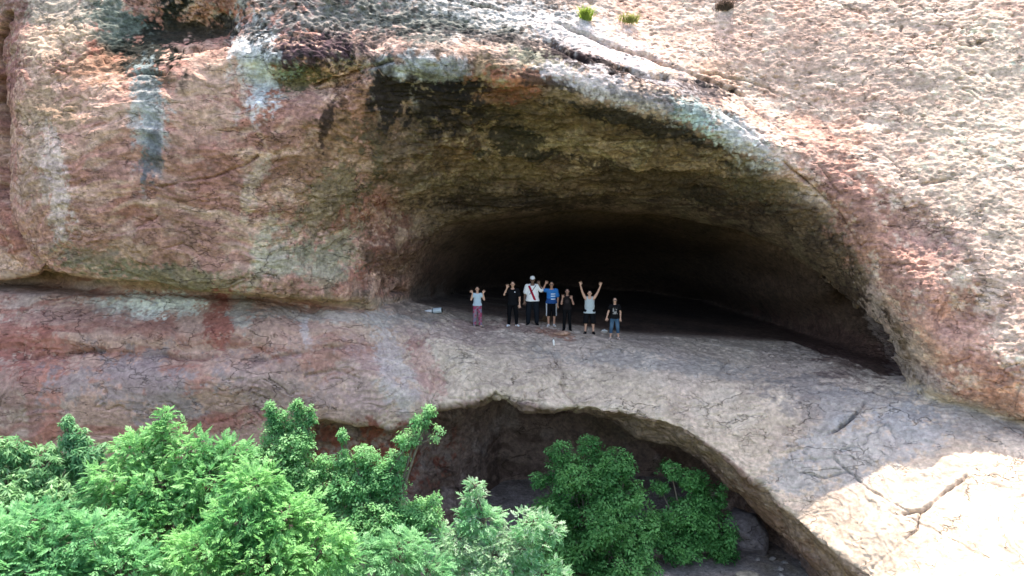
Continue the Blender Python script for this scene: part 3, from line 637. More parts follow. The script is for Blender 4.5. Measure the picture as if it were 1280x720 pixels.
def ground_h(x, y):
    P = np.stack([x, y, x*0], 1)
    rise = 0.45-2.6*smooth(21.0, 13.0, y)+0.35*smooth(26, 33, y)
    near = np.exp(-((x/30)**2+((y-22)/18)**2))
    return rise+near*(0.22*fbm(P*0.4, 4, 701)+0.05*fbm(P*2.2, 4, 702))+(1-near)*1.5*fbm(P*0.02, 3, 703)
def make_ground():
    def ax(c, n, r, p):
        u = np.linspace(-1, 1, n); return c+r*np.sign(u)*np.abs(u)**p*1.0+u*18
    X = ax(3, 420, 700, 7); Y_ = ax(24, 420, 700, 7)
    g = np.stack(np.meshgrid(X, Y_, indexing='ij'), -1).reshape(-1, 2)
    z = ground_h(g[:, 0], g[:, 1])
    nx, ny = len(X), len(Y_); i = np.arange(nx*ny).reshape(nx, ny)
    F = np.stack([i[:-1, :-1], i[1:, :-1], i[1:, 1:], i[:-1, 1:]], -1).reshape(-1, 4)
    P = np.stack([g[:, 0], g[:, 1], z], 1)
    n = fbm(P*0.5, 4, 711); n2 = fbm(P*2.5, 3, 712)
    rock = np.exp(-(((g[:, 0]-4)/11)**2+((g[:, 1]-29)/8)**2)**2)
    Cg = np.tile(lin((86, 92, 56)), (len(P), 1)); Cg = Cg*(1-0.3*n[:, None])
    gr = lin((150, 138, 134))*(1+0.25*n2[:, None])
    earth = lin((132, 114, 92))*(1+0.2*n2[:, None])
    e = smooth(-.1, .3, n)[:, None]*smooth(27, 24, g[:, 1])[:, None]
    gr = gr*(1-e)+earth*e
    Cg = Cg*(1-rock[:, None])+gr*rock[:, None]
    o = mesh_np('ground', P, F, 4, rock_material('gully_floor'), attrs={'rock_colour': Cg, 'rock_mask': Cg*0+np.array([.5, 1, 0])}); o['kind'] = 'structure'
make_ground()

def floor_z(x, y, r=0.16):
    m = (np.abs(V2[:, 0]-x) < r) & (np.abs(V2[:, 1]-y) < r) & (N2[:, 2] > 0.35) & (V2[:, 2] < 9)
    z = V2[m, 2]
    if len(z) == 0: return None
    zt = z.max() if (z.max()-z.min()) < 2 else z[z < 9].max()
    return float(np.percentile(z[z > zt-0.6], 75))

# ------------------------------------------------------------------ boulders and loose stones
def rock_blob(name, c, r, seed, tint, rot=(0, 0, 0), sub=5, rough=.25):
    import bmesh
    bm = bmesh.new(); bmesh.ops.create_icosphere(bm, subdivisions=sub, radius=1)
    P = np.array([v.co[:] for v in bm.verts]); nn = P.copy()
    pl = np.random.default_rng(seed)
    d = np.ones(len(P))
    for i in range(9):                       # flat broken faces
        n = pl.normal(size=3); n /= np.linalg.norm(n); h = pl.uniform(.55, .9); q = P@n
        d = np.minimum(d, np.where(q > 0.05, h/np.maximum(q, .05), 9))
    P = nn*d[:, None]*(1+rough*fbm(nn*2+seed, 4, seed)[:, None])
    P = P*np.array(r); M = Matrix.Rotation(rot[2], 3, 'Z')@Matrix.Rotation(rot[1], 3, 'Y')@Matrix.Rotation(rot[0], 3, 'X')
    P = P@np.array(M).T
    for v, p in zip(bm.verts, P): v.co = p
    for f in bm.faces: f.smooth = sub > 2
    me = bpy.data.meshes.new(name); bm.to_mesh(me); bm.free()
    cc = lin(tint)*(1+.25*fbm(P*3+seed, 4, seed+1)[:, None])
    at_ = me.color_attributes.new('rock_colour', 'FLOAT_COLOR', 'POINT'); at_.data.foreach_set('color', np.hstack([cc, np.ones((len(cc), 1))]).astype(np.float32).ravel())
    at_ = me.color_attributes.new('rock_mask', 'FLOAT_COLOR', 'POINT'); at_.data.foreach_set('color', np.tile([.3, .6, 0, 1], len(cc)).astype(np.float32))
    me.materials.append(bpy.data.materials['gully_floor'])
    o = bpy.data.objects.new(name, me); COL.objects.link(o); o.location = c
    return o
def gz(x, y): return float(ground_h(np.array([x]), np.array([y]))[0])
q = at(925, 668, 25.6)
o = rock_blob('boulder', (q[0], q[1]+.2, gz(q[0], q[1])+.35), (1.0, 1.0, .95), 5, (112, 104, 104), (0.3, .35, .2), 5, .12)
tag(o, 'large smooth grey boulder leaning under the right side of the lower cave arch', 'boulder')
q = at(936, 706, 23.6)
o = rock_blob('stone', (q[0], q[1], gz(q[0], q[1])+.1), (.42, .3, .13), 9, (158, 148, 130), (0, .1, .2), 4, .1)
tag(o, 'pale flat stone slab lying at the foot of the large grey boulder', 'stone')
sr = np.random.default_rng(3)
for k_ in range(16):
    px = 985+sr.normal(0, 24); Y_ = 24.6+sr.uniform(-1.6, 1.2); x = (px-640)/FPX*Y_*1.05
    s_ = sr.uniform(.04, .11)
    o = rock_blob('stone', (x, Y_, gz(x, Y_)+s_*.25), (s_*1.3, s_, s_*.7), 20+k_, (150, 142, 134), (0, 0, k_), 2, .15)
    tag(o, 'small pale loose stone on the grey gully floor under the lower arch', 'stone', 'loose stones on the gully floor')

# ------------------------------------------------------------------ plain materials
def plain(name, col, rough=.6, attr=None, spec=.3, var=.0, scale=30):
    m, nt, P, L = nodes(name); P.inputs['Roughness'].default_value = rough; P.inputs['Specular IOR Level'].default_value = spec
    n = N_(nt, 'ShaderNodeTexNoise', Scale=float(scale), Detail=3.0); co = N_(nt, 'ShaderNodeTexCoord'); L(co.outputs['Object'], n.inputs['Vector'])
    mr = N_(nt, 'ShaderNodeMapRange'); mr.inputs['To Min'].default_value = 1-var; mr.inputs['To Max'].default_value = 1+var; L(n.outputs['Fac'], mr.inputs['Value'])
    vm = N_(nt, 'ShaderNodeVectorMath', operation='SCALE'); L(mr.outputs[0], vm.inputs['Scale'])
    if attr: a = N_(nt, 'ShaderNodeAttribute', attribute_name=attr); L(a.outputs['Color'], vm.inputs[0])
    else: vm.inputs[0].default_value = tuple(lin(col))
    L(vm.outputs[0], P.inputs['Base Color'])
    return m
M_cloth = plain('cloth', (200,200,200), .9, attr='tint', spec=.1, var=.12, scale=18)
M_skin = plain('skin', (196,150,124), .55, var=.06)
M_hair = plain('hair', (26,22,20), .5, var=.2)
M_plastic = plain('plastic', (178,190,192), .4, var=.08, spec=.5)
M_dark = plain('dark_plastic', (28,30,32), .35, spec=.5)
M_white = plain('white_plastic', (228,228,224), .45, var=.05)

# ------------------------------------------------------------------ small litter on the ledge
def lathe(name, prof, mat, parent=None, seg=20):
    V_ = []; F_ = []
    for (r, z) in prof:
        for k_ in range(seg): V_.append((r*math.cos(2*math.pi*k_/seg), r*math.sin(2*math.pi*k_/seg), z))
    for i in range(len(prof)-1):
        for k_ in range(seg):
            a_ = i*seg+k_; b_ = i*seg+(k_+1) % seg; F_.append((a_, b_, b_+seg, a_+seg))
    return mesh_np(name, np.array(V_), np.array(F_), 4, mat, True, parent)
fx, fy = at(543, 392, 29.6)[:2]
e = empty('water_container', (fx+.28, fy, floor_z(fx, fy)+.105)); e.rotation_euler = (0, -math.pi/2-.10, 0); e.rotation_euler.z = -.15
tag(e, 'pale grey plastic container with a tapered neck lying on its side left of the people', 'container')
lathe('body', [(0.001,0),(.085,0),(.10,.02),(.105,.05),(.10,.16),(.105,.17),(.105,.34),(.09,.37),(.05,.375)], M_plastic, e)
lathe('neck', [(.05,.375),(.062,.39),(.064,.44),(.05,.6),(.035,.66),(.02,.67),(.001,.67)], M_white, e)
lathe('cap', [(.001,-.012),(.07,-.012),(.088,-.004),(.088,.012),(.07,.016),(.001,.016)], M_dark, e)
lathe('band', [(.106,.325),(.109,.33),(.109,.345),(.106,.35)], M_dark, e)
bx_, by_ = at(692.5, 438, 27.9)[:2]
e = empty('bottle', (bx_, by_, (floor_z(bx_, by_) or 7)-.0)); e.rotation_euler = (.1, -.12, 0)
tag(e, 'small white bottle standing alone on the ledge front below the people', 'bottle')
lathe('body', [(.001,0),(.035,0),(.04,.01),(.04,.16),(.03,.19),(.015,.21),(.014,.235)], M_white, e)
lathe('cap', [(.001,.255),(.018,.255),(.018,.232),(.001,.232)], M_dark, e)
# crumpled bag
wx_, wy_ = at(755.5, 416, 30.2)[:2]
o = rock_blob('bag', (wx_, wy_, floor_z(wx_, wy_)+.05), (.14, .1, .075), 31, (232, 232, 228), (0, .1, 0), 4, .3)
o.data.materials.clear(); o.data.materials.append(M_white)
tag(o, 'small crumpled white bag on the cave floor beside the woman in jeans', 'bag')
wx_, wy_ = at(683, 404, 31)[:2]
o = rock_blob('stone', (wx_, wy_, floor_z(wx_, wy_)+.08), (.24, .2, .2), 33, (96, 78, 60), (0, 0, 0), 4, .2)
tag(o, 'brown stone on the cave floor behind the man in the striped blue shirt', 'stone')
wx_, wy_ = at(701, 422, 28.9)[:2]
o = rock_blob('stone', (wx_, wy_, floor_z(wx_, wy_)+.02), (.34, .22, .10), 35, (176, 140, 118), (0, 0, .2), 4, .2)
tag(o, 'flat tan stone lying in front of the woman dressed in black', 'stone')

# ------------------------------------------------------------------ people
def cap_sd(P, a_, b_, ra, rb, sy=1.0):
    a_ = np.array(a_, float); b_ = np.array(b_, float)
    S_ = np.array([1, 1/sy, 1]); p = P*S_; a_ = a_*S_; b_ = b_*S_
    e = b_-a_; L2 = max(e@e, 1e-9); t = np.clip(((p-a_)@e)/L2, 0, 1)
    return np.linalg.norm(p-a_-t[..., None]*e, axis=-1)-(ra+(rb-ra)*t)
class Field:
    def __init__(self, lo, hi, h):
        self.h = h; self.lo = np.array(lo, float)
        n = np.ceil((np.array(hi)-self.lo)/h).astype(int)+1
        ax = [self.lo[i]+h*np.arange(n[i]) for i in range(3)]
        self.P = np.stack(np.meshgrid(*ax, indexing='ij'), -1); self.D = np.full(n, 0.25)
    def add(self, a_, b_, ra, rb=None, k=.02, sy=1.0, sub=False):
        rb = ra if rb is None else rb
        lo = np.minimum(a_, b_)-max(ra, rb)*max(1, sy)-.09; hi = np.maximum(a_, b_)+max(ra, rb)*max(1, sy)+.09
        i0 = np.clip(((lo-self.lo)/self.h).astype(int), 0, None); i1 = np.ceil((hi-self.lo)/self.h).astype(int)+1
        sl_ = tuple(slice(i0[j], max(i1[j], 0)) for j in range(3))
        P = self.P[sl_]
        if 0 in P.shape[:3]: return
        d = cap_sd(P, a_, b_, ra, rb, sy); g = self.D[sl_]
        if sub: self.D[sl_] = np.maximum(g, -d); return
        h = np.clip(.5+.5*(g-d)/k, 0, 1); self.D[sl_] = g*(1-h)+d*h-k*h*(1-h)
    def clip(self, n, c, r=None, mask=None):
        d = (self.P@np.array(n, float))-c
        if mask is not None: d = np.where(mask(self.P), d, -1)
        self.D = np.maximum(self.D, d)
    def mesh(self):
        D = self.D.copy()
        for ax_ in range(3):
            s0 = [slice(None)]*3; s0[ax_] = 0; D[tuple(s0)] = .1; s0[ax_] = -1; D[tuple(s0)] = .1
        v, q = surface_nets(-D.astype(np.float32), tuple(self.lo), self.h)
        n = np.cross(v[q[:, 2]]-v[q[:, 0]], v[q[:, 3]]-v[q[:, 1]]); c_ = v[q].mean(1)
        g = np.gradient(D, self.h); ii = np.clip(np.round((c_-self.lo)/self.h).astype(int), 0, np.array(D.shape)-1)
        G_ = np.stack([g[k_][ii[:, 0], ii[:, 1], ii[:, 2]] for k_ in range(3)], 1)
        if (n*G_).sum() < 0: q = q[:, ::-1]
        return v, q

def v3(*a_): return np.array(a_, float)
def build_person(spec, loc, rz, scale):
    """faces -y; x to the viewer's right. arms: (elbow, wrist, hand direction) per side, side -1 = viewer's left"""
    root = empty('person', loc, rz); root.scale = (scale,)*3
    tag(root, spec['label'], 'person', 'people waving from the cave ledge')
    f_ = spec.get('build', 1.0); sw = .175*f_
    lean = spec.get('lean', 0.0)
    hip = {s_: v3(s_*.095*f_, 0, .92) for s_ in (-1, 1)}
    st_ = spec.get('stance', .12)
    toe = spec.get('toes', {-1: -.25, 1: .25})
    knee = {s_: v3(s_*(.09+st_*.4)*f_, -.02, .50) for s_ in (-1, 1)}
    ank = {s_: v3(s_*(.05+st_), .02, .085) for s_ in (-1, 1)}
    sh = {s_: v3(s_*sw+lean, 0, 1.43+spec.get('shrug', {}).get(s_, 0)) for s_ in (-1, 1)}
    nk = v3(lean, .005, 1.47); hd = v3(lean*1.2+spec.get('head', (0, 0))[0], -.02, 1.655+spec.get('head', (0, 0))[1])
    B = Field((-.75, -.42, -.02), (.75, .35, 2.28), .0125)
    # torso
    B.add(v3(0, 0, .95), v3(lean*.5, 0, 1.12), .150*f_, .135*f_, .05, .72)
    B.add(v3(lean*.5, 0, 1.12), v3(lean, 0, 1.34), .135*f_, .155*f_, .06, .68)
    B.add(sh[-1]+v3(.05, 0, -.03), sh[1]+v3(-.05, 0, -.03), .062*f_, .062*f_, .06)
    B.add(nk-v3(0, 0, .06), hd-v3(0, -.02, .07), .056, .052, .03)
    for s_ in (-1, 1):
        B.add(hip[s_], knee[s_], .088*f_, .055*f_, .03); B.add(knee[s_]+v3(0, .02, -.09), knee[s_]+v3(0, .022, -.14), .052*f_, .05*f_, .03)
        B.add(knee[s_], ank[s_], .052*f_, .036, .02)
        t_ = toe[s_]; B.add(ank[s_]-v3(0, 0, .04), ank[s_]+v3(math.sin(t_)*.15, -math.cos(t_)*.15, -.055), .04, .03, .02)
        B.add(ank[s_]-v3(0, 0, .05), ank[s_]+v3(0, .05, -.05), .038, .03, .02)
        el, wr, hdir = [np.array(q_, float) for q_ in spec['arms'][s_]]
        B.add(sh[s_], sh[s_]*.5+el*.5, .054*f_, .047*f_, .03); B.add(sh[s_]*.5+el*.5, el, .047*f_, .038, .02); B.add(el, el*.6+wr*.4, .039, .038, .02); B.add(el*.6+wr*.4, wr, .038, .027, .02)
        hdir /= np.linalg.norm(hdir); fwd = v3(0, -1, 0) if abs(hdir[1]) < .7 else v3(0, 0, 1)
        lat = np.cross(hdir, fwd); lat /= np.linalg.norm(lat)      # across the palm
        inn = lat*(1 if (lat[0]*s_ < 0) else -1)                   # thumb side is towards the body
        if spec.get('thumb_out', {}).get(s_): inn = -inn
        nrm = np.cross(inn, hdir)
        palm = wr+hdir*.05
        for o_ in (-.022, 0, .022): B.add(wr+inn*o_*.5, wr+hdir*.085+inn*o_*1.15, .019, .016, .012)
        for i_, (o_, l_) in enumerate(((-.036, .055), (-.013, .075), (.012, .082), (.036, .072))):
            b0 = wr+hdir*.085+inn*o_; b1 = b0+hdir*l_*.55+inn*o_*.35-nrm*0; cu = fwd*spec.get('curl', .012)
            B.add(b0, b1+cu*.4, .011, .0105, .004); B.add(b1+cu*.4, b1+hdir*l_*.45+inn*o_*.25+cu*1.4, .0105, .009, .004)
        B.add(wr+hdir*.025+inn*.02, wr+hdir*.06+inn*.062+fwd*.01, .016, .013, .008); B.add(wr+hdir*.06+inn*.062+fwd*.01, wr+hdir*.10+inn*.078+fwd*.018, .012, .0105, .004)
    # head with brow, sockets, nose, mouth, ears, chin
    B.add(hd+v3(0, .015, .03), hd+v3(0, .02, .045), .084, .082, .03); B.add(hd+v3(0, -.015, -.02), hd+v3(0, -.035, -.082), .068, .036, .03)
    B.add(hd+v3(-.035, -.075, .022), hd+v3(.035, -.075, .022), .014, .014, .012)
    for s_ in (-1, 1):
        B.add(hd+v3(s_*.031, -.098, .0), hd+v3(s_*.031, -.096, .0), .014, .014, sub=True)
        B.add(hd+v3(s_*.084, .0, .012), hd+v3(s_*.086, .008, -.02), .014, .01, .008)
        B.add(hd+v3(s_*.04, -.06, -.03), hd+v3(s_*.035, -.06, -.045), .024, .02, .015)
    B.add(hd+v3(0, -.086, .012), hd+v3(0, -.108, -.026), .009, .015, .008)
    B.add(hd+v3(-.018, -.088, -.055), hd+v3(.018, -.088, -.055), .008, .008, .006)
    v, q = B.mesh(); body = mesh_np('body', v, q, 4, plain_skin(spec.get('skin', (196,152,128))), True, root)
    for s_ in (-1, 1):
        eb = ball(.0125, 8); eye = mesh_np('eye', eb[0], eb[1], 4, M_eye, True, root); eye.location = hd+v3(s_*.031, -.086, .0)

    def garment(name, fn, tint, h=.0125, lo=(-.75, -.42, -.02), hi=(.75, .35, 2.28)):
        G_ = Field(lo, hi, h); fn(G_)
        v_, q_ = G_.mesh()
        w_ = .006*fbm(v_*np.array([14, 14, 9.0])+spec['seed'], 3, spec['seed'])
        nn_ = vnormals(v_, q_); v_ = v_+nn_*w_[:, None]
        t_ = np.array([lin(tint)]*len(v_)) if not callable(tint) else tint(v_, nn_)
        return mesh_np(name, v_, q_, 4, M_cloth, True, root, {'tint': t_})
    hem = spec.get('hem', .86)
    def shirt(G_):
        k_ = spec.get('loose', .018); w_ = spec.get('belly', 0)
        G_.add(v3(0, 0, hem-.05), v3(lean*.5, 0, 1.12), .158*f_+k_, .145*f_+k_+w_, .04, .74); G_.add(v3(lean*.5, 0, 1.12), v3(lean, 0, 1.33), .145*f_+k_+w_, .158*f_+k_, .05, .70)
        G_.add(v3(-.055*f_, 0, hem+.01), v3(.055*f_, 0, hem+.01), .142*f_+k_+spec.get('leg_loose', .018)*.15, None, .04, .78)
        G_.add(sh[-1]+v3(.05, 0, -.025), sh[1]+v3(-.05, 0, -.025), .066*f_+k_*.6, .066*f_+k_*.6, .05)
        sl_ = spec.get('sleeve', .62)
        if sl_ > 0:
            for s_ in (-1, 1):
                el = np.array(spec['arms'][s_][0], float); wr_ = np.array(spec['arms'][s_][1], float)
                G_.add(sh[s_], sh[s_]*(1-min(sl_, 1))+el*min(sl_, 1), .066*f_+k_*.4, .062*f_+k_*.5, .03)
        G_.clip((0, 0, -1), -hem, mask=lambda P: (np.abs(P[..., 0]-lean*.5) < .24*f_) & (P[..., 2] < 1.1))
        G_.D = np.where(G_.P[..., 2] < hem, .1, G_.D) if spec['arms'][-1][0][2] > 1.3 and spec['arms'][1][0][2] > 1.3 else G_.D
        G_.clip((0, -.35, 1), 1.487, mask=lambda P: np.abs(P[..., 0]-lean) < .085)
        if sl_ == 0:
            G_.clip((1, 0, 0), lean+.125, mask=lambda P: P[..., 2] > 1.36); G_.clip((-1, 0, 0), -lean+.125, mask=lambda P: P[..., 2] > 1.36)
            G_.clip((0, -.3, 1), 1.44, mask=lambda P: np.abs(P[..., 0]-lean) < .07)
    garment('shirt', shirt, spec['shirt'])
    leg_end = spec.get('leg_end', .06)
    def trousers(G_):
        k_ = spec.get('leg_loose', .018)
        G_.add(v3(0, 0, .93), v3(0, 0, 1.0), .152*f_+.012, .148*f_+.010, .04, .72)
        for s_ in (-1, 1):
            G_.add(hip[s_], knee[s_], .094*f_+k_*.6, .06*f_+k_, .03)
            if leg_end < .45: G_.add(knee[s_], ank[s_]-v3(0, 0, .03), .06*f_+k_, .044+k_*1.1, .02)
        G_.clip((0, 0, -1), -leg_end); G_.clip((0, 0, 1), 1.03)
    garment(spec.get('legwear', 'trousers'), trousers, spec['trousers'])
    for s_ in (-1, 1):
        def shoe(G_, s_=s_):
            t_ = toe[s_]; b0 = ank[s_]+v3(0, .045, -.045); b1 = ank[s_]+v3(math.sin(t_)*.17, -math.cos(t_)*.17, -.05)
            G_.add(b0, b1, .05, .038, .02); G_.add(ank[s_]-v3(0, 0, .01), ank[s_]-v3(0, 0, .05), .047, .05, .02)
            G_.clip((0, 0, -1), 0.0)
        garment('shoe', shoe, spec['shoes'], .01, ank[s_]-v3(.2, .32, .1), ank[s_]+v3(.2, .16, .06))
    def hair(G_):
        G_.add(hd+v3(0, .026, .04), hd+v3(0, .03, .052), .091, .086, .02)
        G_.add(hd+v3(0, .045, .01), hd+v3(0, .05, -.03), .078, .06, .02)
        if spec.get('long_hair'):
            for s_ in (-1, 1): G_.add(hd+v3(s_*.062, .015, .02), hd+v3(s_*.072, .02, -.13), .033, .026, .02)
            G_.add(hd+v3(0, .05, 0), hd+v3(0, .06, -.16), .07, .05, .02)
        G_.add(hd+v3(0, -.10, -.05), hd+v3(0, -.085, .012), .082, .066, sub=True)
    G_ = Field(hd-v3(.2, .2, .32), hd+v3(.2, .2, .2), .01); hair(G_); v_, q_ = G_.mesh(); mesh_np('hair', v_, q_, 4, M_hair, True, root)
    if spec.get('glasses'):
        G_ = Field(hd-v3(.14, .16, .06), hd+v3(.14, .1, .06), .006)
        for s_ in (-1, 1): G_.add(hd+v3(s_*.022, -.104, .002), hd+v3(s_*.044, -.100, 0), .017, .017, .004, .5); G_.add(hd+v3(s_*.06, -.095, .006), hd+v3(s_*.088, .0, .012), .0065, .0065, .004)
        G_.add(hd+v3(-.03, -.106, .006), hd+v3(.03, -.106, .006), .0065, .0065, .003)
        v_, q_ = G_.mesh(); mesh_np('sunglasses', v_, q_, 4, M_dark, True, root)
    if spec.get('cap'):
        G_ = Field(hd-v3(.2, .25, .1), hd+v3(.2, .2, .22), .01)
        G_.add(hd+v3(0, .018, .055), hd+v3(0, .022, .075), .098, .09, .02); G_.clip((0, 0, -1), -(hd[2]+.042))
        G_.add(hd+v3(-.045, -.10, .05), hd+v3(.045, -.10, .05), .014, .014, .012); G_.add(hd+v3(-.03, -.135, .045), hd+v3(.03, -.135, .045), .011, .011, .02)
        v_, q_ = G_.mesh(); mesh_np('cap', v_, q_, 4, M_white, True, root)
    return root
def ball(r, n):
    V_ = []; F_ = []
    for i in range(n+1):
        for j in range(2*n): V_.append((r*math.sin(math.pi*i/n)*math.cos(math.pi*j/n), r*math.sin(math.pi*i/n)*math.sin(math.pi*j/n), r*math.cos(math.pi*i/n)))
    for i in range(n):
        for j in range(2*n): F_.append((i*2*n+j, (i+1)*2*n+j, (i+1)*2*n+(j+1) % (2*n), i*2*n+(j+1) % (2*n)))
    return np.array(V_), np.array(F_)
M_eye = plain('eye', (40,30,26), .2)
_skins = {}
def plain_skin(c):
    if c not in _skins: _skins[c] = plain('skin', c, .55, var=.06)
    return _skins[c]

def T(rgb): return lin(rgb)
def flat(c): return lambda v, n: np.tile(T(c), (len(v), 1))
def logo(base, dot, cx, cz, r):
    def f(v, n):
        c = np.tile(T(base), (len(v), 1)); m = ((v[:, 0]-cx)**2+(v[:, 2]-cz)**2 < r*r) & (n[:, 1] < -.2); c[m] = T(dot); return c
    return f
def sash(v, n):
    c = np.tile(T((232,230,228)), (len(v), 1)); fr = n[:, 1] < .2
    d1 = np.abs((v[:, 0]+.105)-(1.40-v[:, 2])*.42)            # broad red band
    d2 = np.abs((v[:, 0]-.09)+(1.42-v[:, 2])*.70)             # thin dark strap
    m1 = fr & (d1 < .045) & (v[:, 2] < 1.46) & (v[:, 2] > .93); c[m1] = T((158, 18, 48))
    m2 = fr & (d2 < .014) & (v[:, 2] > 1.14) & (v[:, 2] < 1.47); c[m2] = T((30, 26, 34)); return c
def stripes(v, n):
    c = np.tile(T((44,112,176)), (len(v), 1)); m = (v[:, 2] < 1.12); c[m] = T((34,74,128))
    for z0 in (1.30, 1.21, 1.10):
        m = (np.abs(v[:, 2]-z0-.02*v[:, 0]) < .017) & (v[:, 0] > -.02) & (v[:, 0] < .15) & (n[:, 1] < 0); c[m] = T((206,220,232))
    return c
def side_stripe(v, n):
    c = np.tile(T((14,14,18)), (len(v), 1)); m = (np.abs(n[:, 0]) > .55) & (np.abs(v[:, 0]) > .12) & (n[:, 1] < .35); c[m] = T((210,210,212)); return c
def printed(v, n):
    c = np.tile(T((22,22,24)), (len(v), 1)); m = (np.abs(v[:, 0]-.015) < .10) & (v[:, 2] > 1.08) & (v[:, 2] < 1.34) & (n[:, 1] < 0)
    k_ = fbm(v*np.array([16, 1, 13.0]), 2, 9) > -.12; m &= k_; c[m] = T((150,146,142)); return c
def floral(v, n):
    c = np.tile(T((150,118,128)), (len(v), 1)); k_ = fbm(v*12, 2, 15); c[k_ > .08] = T((150,64,92)); c[k_ < -.2] = T((120,116,136)); return c
def jeans(v, n):
    c = np.tile(T((56,84,108)), (len(v), 1)); k_ = np.exp(-((v[:, 2]-.6)/.16)**2)*.5; return c*(1-k_[:, None])+T((104,130,150))*k_[:, None]
SK = (204,160,136)
PEOPLE = [
 (dict(label='small woman in a pale blue top and pink patterned trousers raising both open hands', seed=1, build=.95, arms={-1: ((-.27,-.05,1.20), (-.20,-.08,1.50), (-.75,-.1,.65)), 1: ((.30,-.05,1.20), (.25,-.08,1.48), (.45,-.1,.85))},
   shirt=(176,196,206), sleeve=.35, hem=.93, trousers=floral, leg_end=.07, shoes=(150,140,136), stance=.08, long_hair=False, leg_loose=.03, toes={-1: -.1, 1: .9}, skin=SK), 596.5, 408.5, 29.6, .86),
 (dict(label='man in black with bright white shoes holding one hand up beside his head', seed=2, build=1.05, arms={-1: ((-.33,-.10,1.26), (-.22,-.14,1.52), (.12,-.1,1)), 1: ((.27,.0,1.14), (.27,-.03,.87), (-.02,-.1,-1))},
   shirt=logo((20,20,23), (220,222,226), .085, 1.36, .022), sleeve=.7, hem=.84, loose=.028, trousers=(16,16,19), shoes=(236,238,240), stance=.10, toes={-1: -.35, 1: .5}, skin=SK), 641, 407.5, 29.9, .965),
 (dict(label='man in a white cap and white T-shirt crossed by a red band', seed=3, build=1.12, arms={-1: ((-.28,.0,1.14), (-.30,-.04,.88), (-.02,-.1,-1)), 1: ((.36,-.06,1.24), (.25,-.10,1.50), (-.2,-.1,1))},
   shirt=sash, sleeve=.75, hem=.88, loose=.035, belly=.02, trousers=(24,28,34), leg_loose=.03, shoes=(22,22,24), stance=.11, cap=True, skin=(120,92,78)), 664.5, 406.5, 30.0, 1.0),
 (dict(label='man in a blue shirt with white stripes and white-striped dark shorts, hand above his head', seed=4, build=1.05, arms={-1: ((-.34,-.04,1.44), (-.24,-.08,1.68), (.35,-.1,.8)), 1: ((.26,.02,1.14), (.24,-.02,.88), (-.02,-.1,-1))},
   shirt=stripes, sleeve=.72, hem=.92, loose=.025, trousers=side_stripe, legwear='shorts', leg_end=.42, leg_loose=.035, shoes=(196,190,184), stance=.06, glasses=True, skin=(180,136,114)), 689.5, 408, 30.1, .96),
 (dict(label='person all in black holding both hands up in front of the shoulders', seed=5, build=.92, arms={-1: ((-.24,-.08,1.14), (-.20,-.14,1.40), (.15,-.2,1)), 1: ((.26,-.08,1.14), (.19,-.16,1.36), (-.2,-.2,1))},
   shirt=logo((30,26,27), (52,44,44), .0, 1.25, .08), sleeve=.6, hem=.90, trousers=(18,18,20), shoes=(20,20,22), stance=.08, long_hair=True, skin=(176,134,116)), 711, 413.5, 29.9, .90),
 (dict(label='man in a pale grey sleeveless top and dark shorts with both arms stretched high', seed=6, build=1.08, shrug={-1: .03, 1: .03}, arms={-1: ((-.30,-.02,1.70), (-.37,-.05,1.96), (-.05,-.1,1)), 1: ((.32,-.02,1.68), (.42,-.05,1.94), (.15,-.1,1))},
   shirt=(178,188,190), sleeve=0, hem=.84, loose=.022, belly=.01, trousers=(22,22,25), legwear='shorts', leg_end=.42, leg_loose=.04, shoes=(26,24,25), stance=.11, skin=SK, head=(0,-.03)), 737, 417.5, 30.0, .955),
 (dict(label='woman in a black T-shirt with a pale print and blue jeans, arms down', seed=7, build=.95, arms={-1: ((-.27,-.02,1.16), (-.33,-.06,.93), (-.15,-.1,-1)), 1: ((.24,.03,1.15), (.24,.0,.90), (.0,-.1,-1))},
   shirt=printed, sleeve=.55, hem=.88, trousers=jeans, leg_end=.26, shoes=(196,176,164), stance=.12, long_hair=True, glasses=True, skin=SK), 767.5, 424.5, 30.1, .895),
]
spots_ = []
for (spec, px, py, Y_, sc), hpx in zip(PEOPLE, (50, 56, 59.5, 56, 52, 55, 52)):
    f = V2[:, 1]*CP-(V2[:, 2]-CAMZ)*SP; X_ = 640+FPX*V2[:, 0]/f; Y2_ = 360-FPX*(V2[:, 1]*SP+(V2[:, 2]-CAMZ)*CP)/f
    m = (np.abs(X_-px) < 7) & (np.abs(Y2_-py) < 1.6) & (V2[:, 1] < 33) & (V2[:, 2] < 9)
    c_ = np.median(V2[m], 0); zz = floor_z(c_[0], c_[1], .25)
    sc = hpx/FPX*(c_[1]*CP-(zz-CAMZ)*SP)/1.76
    best = (0, c_[0], c_[1], zz)
    spots_.append((spec['seed'], c_.round(2).tolist(), round(zz, 2), round(sc, 3)))
    build_person(spec, (best[1], best[2], best[3]-.01), spec.get('rz', -math.atan2(best[1], best[2])*0.8), sc)



# ------------------------------------------------------------------ vegetation
def leaf_material(name, gloss=.6):
    m, nt, P, L = nodes(name)
    a = N_(nt, 'ShaderNodeAttribute', attribute_name='leaf_tint')
    L(a.outputs['Color'], P.inputs['Base Color']); P.inputs['Roughness'].default_value = gloss; P.inputs['Specular IOR Level'].default_value = .35
    tr = N_(nt, 'ShaderNodeBsdfTranslucent'); L(a.outputs['Color'], tr.inputs['Color'])
    mx = N_(nt, 'ShaderNodeMixShader', Fac=.5); out = nt.nodes['Material Output']
    L(P.outputs[0], mx.inputs[1]); L(tr.outputs[0], mx.inputs[2]); L(mx.outputs[0], out.inputs['Surface'])
    return m
M_leaf = leaf_material('leaf')
M_bark = rock_material('bark', False, (.13, .11, .085))

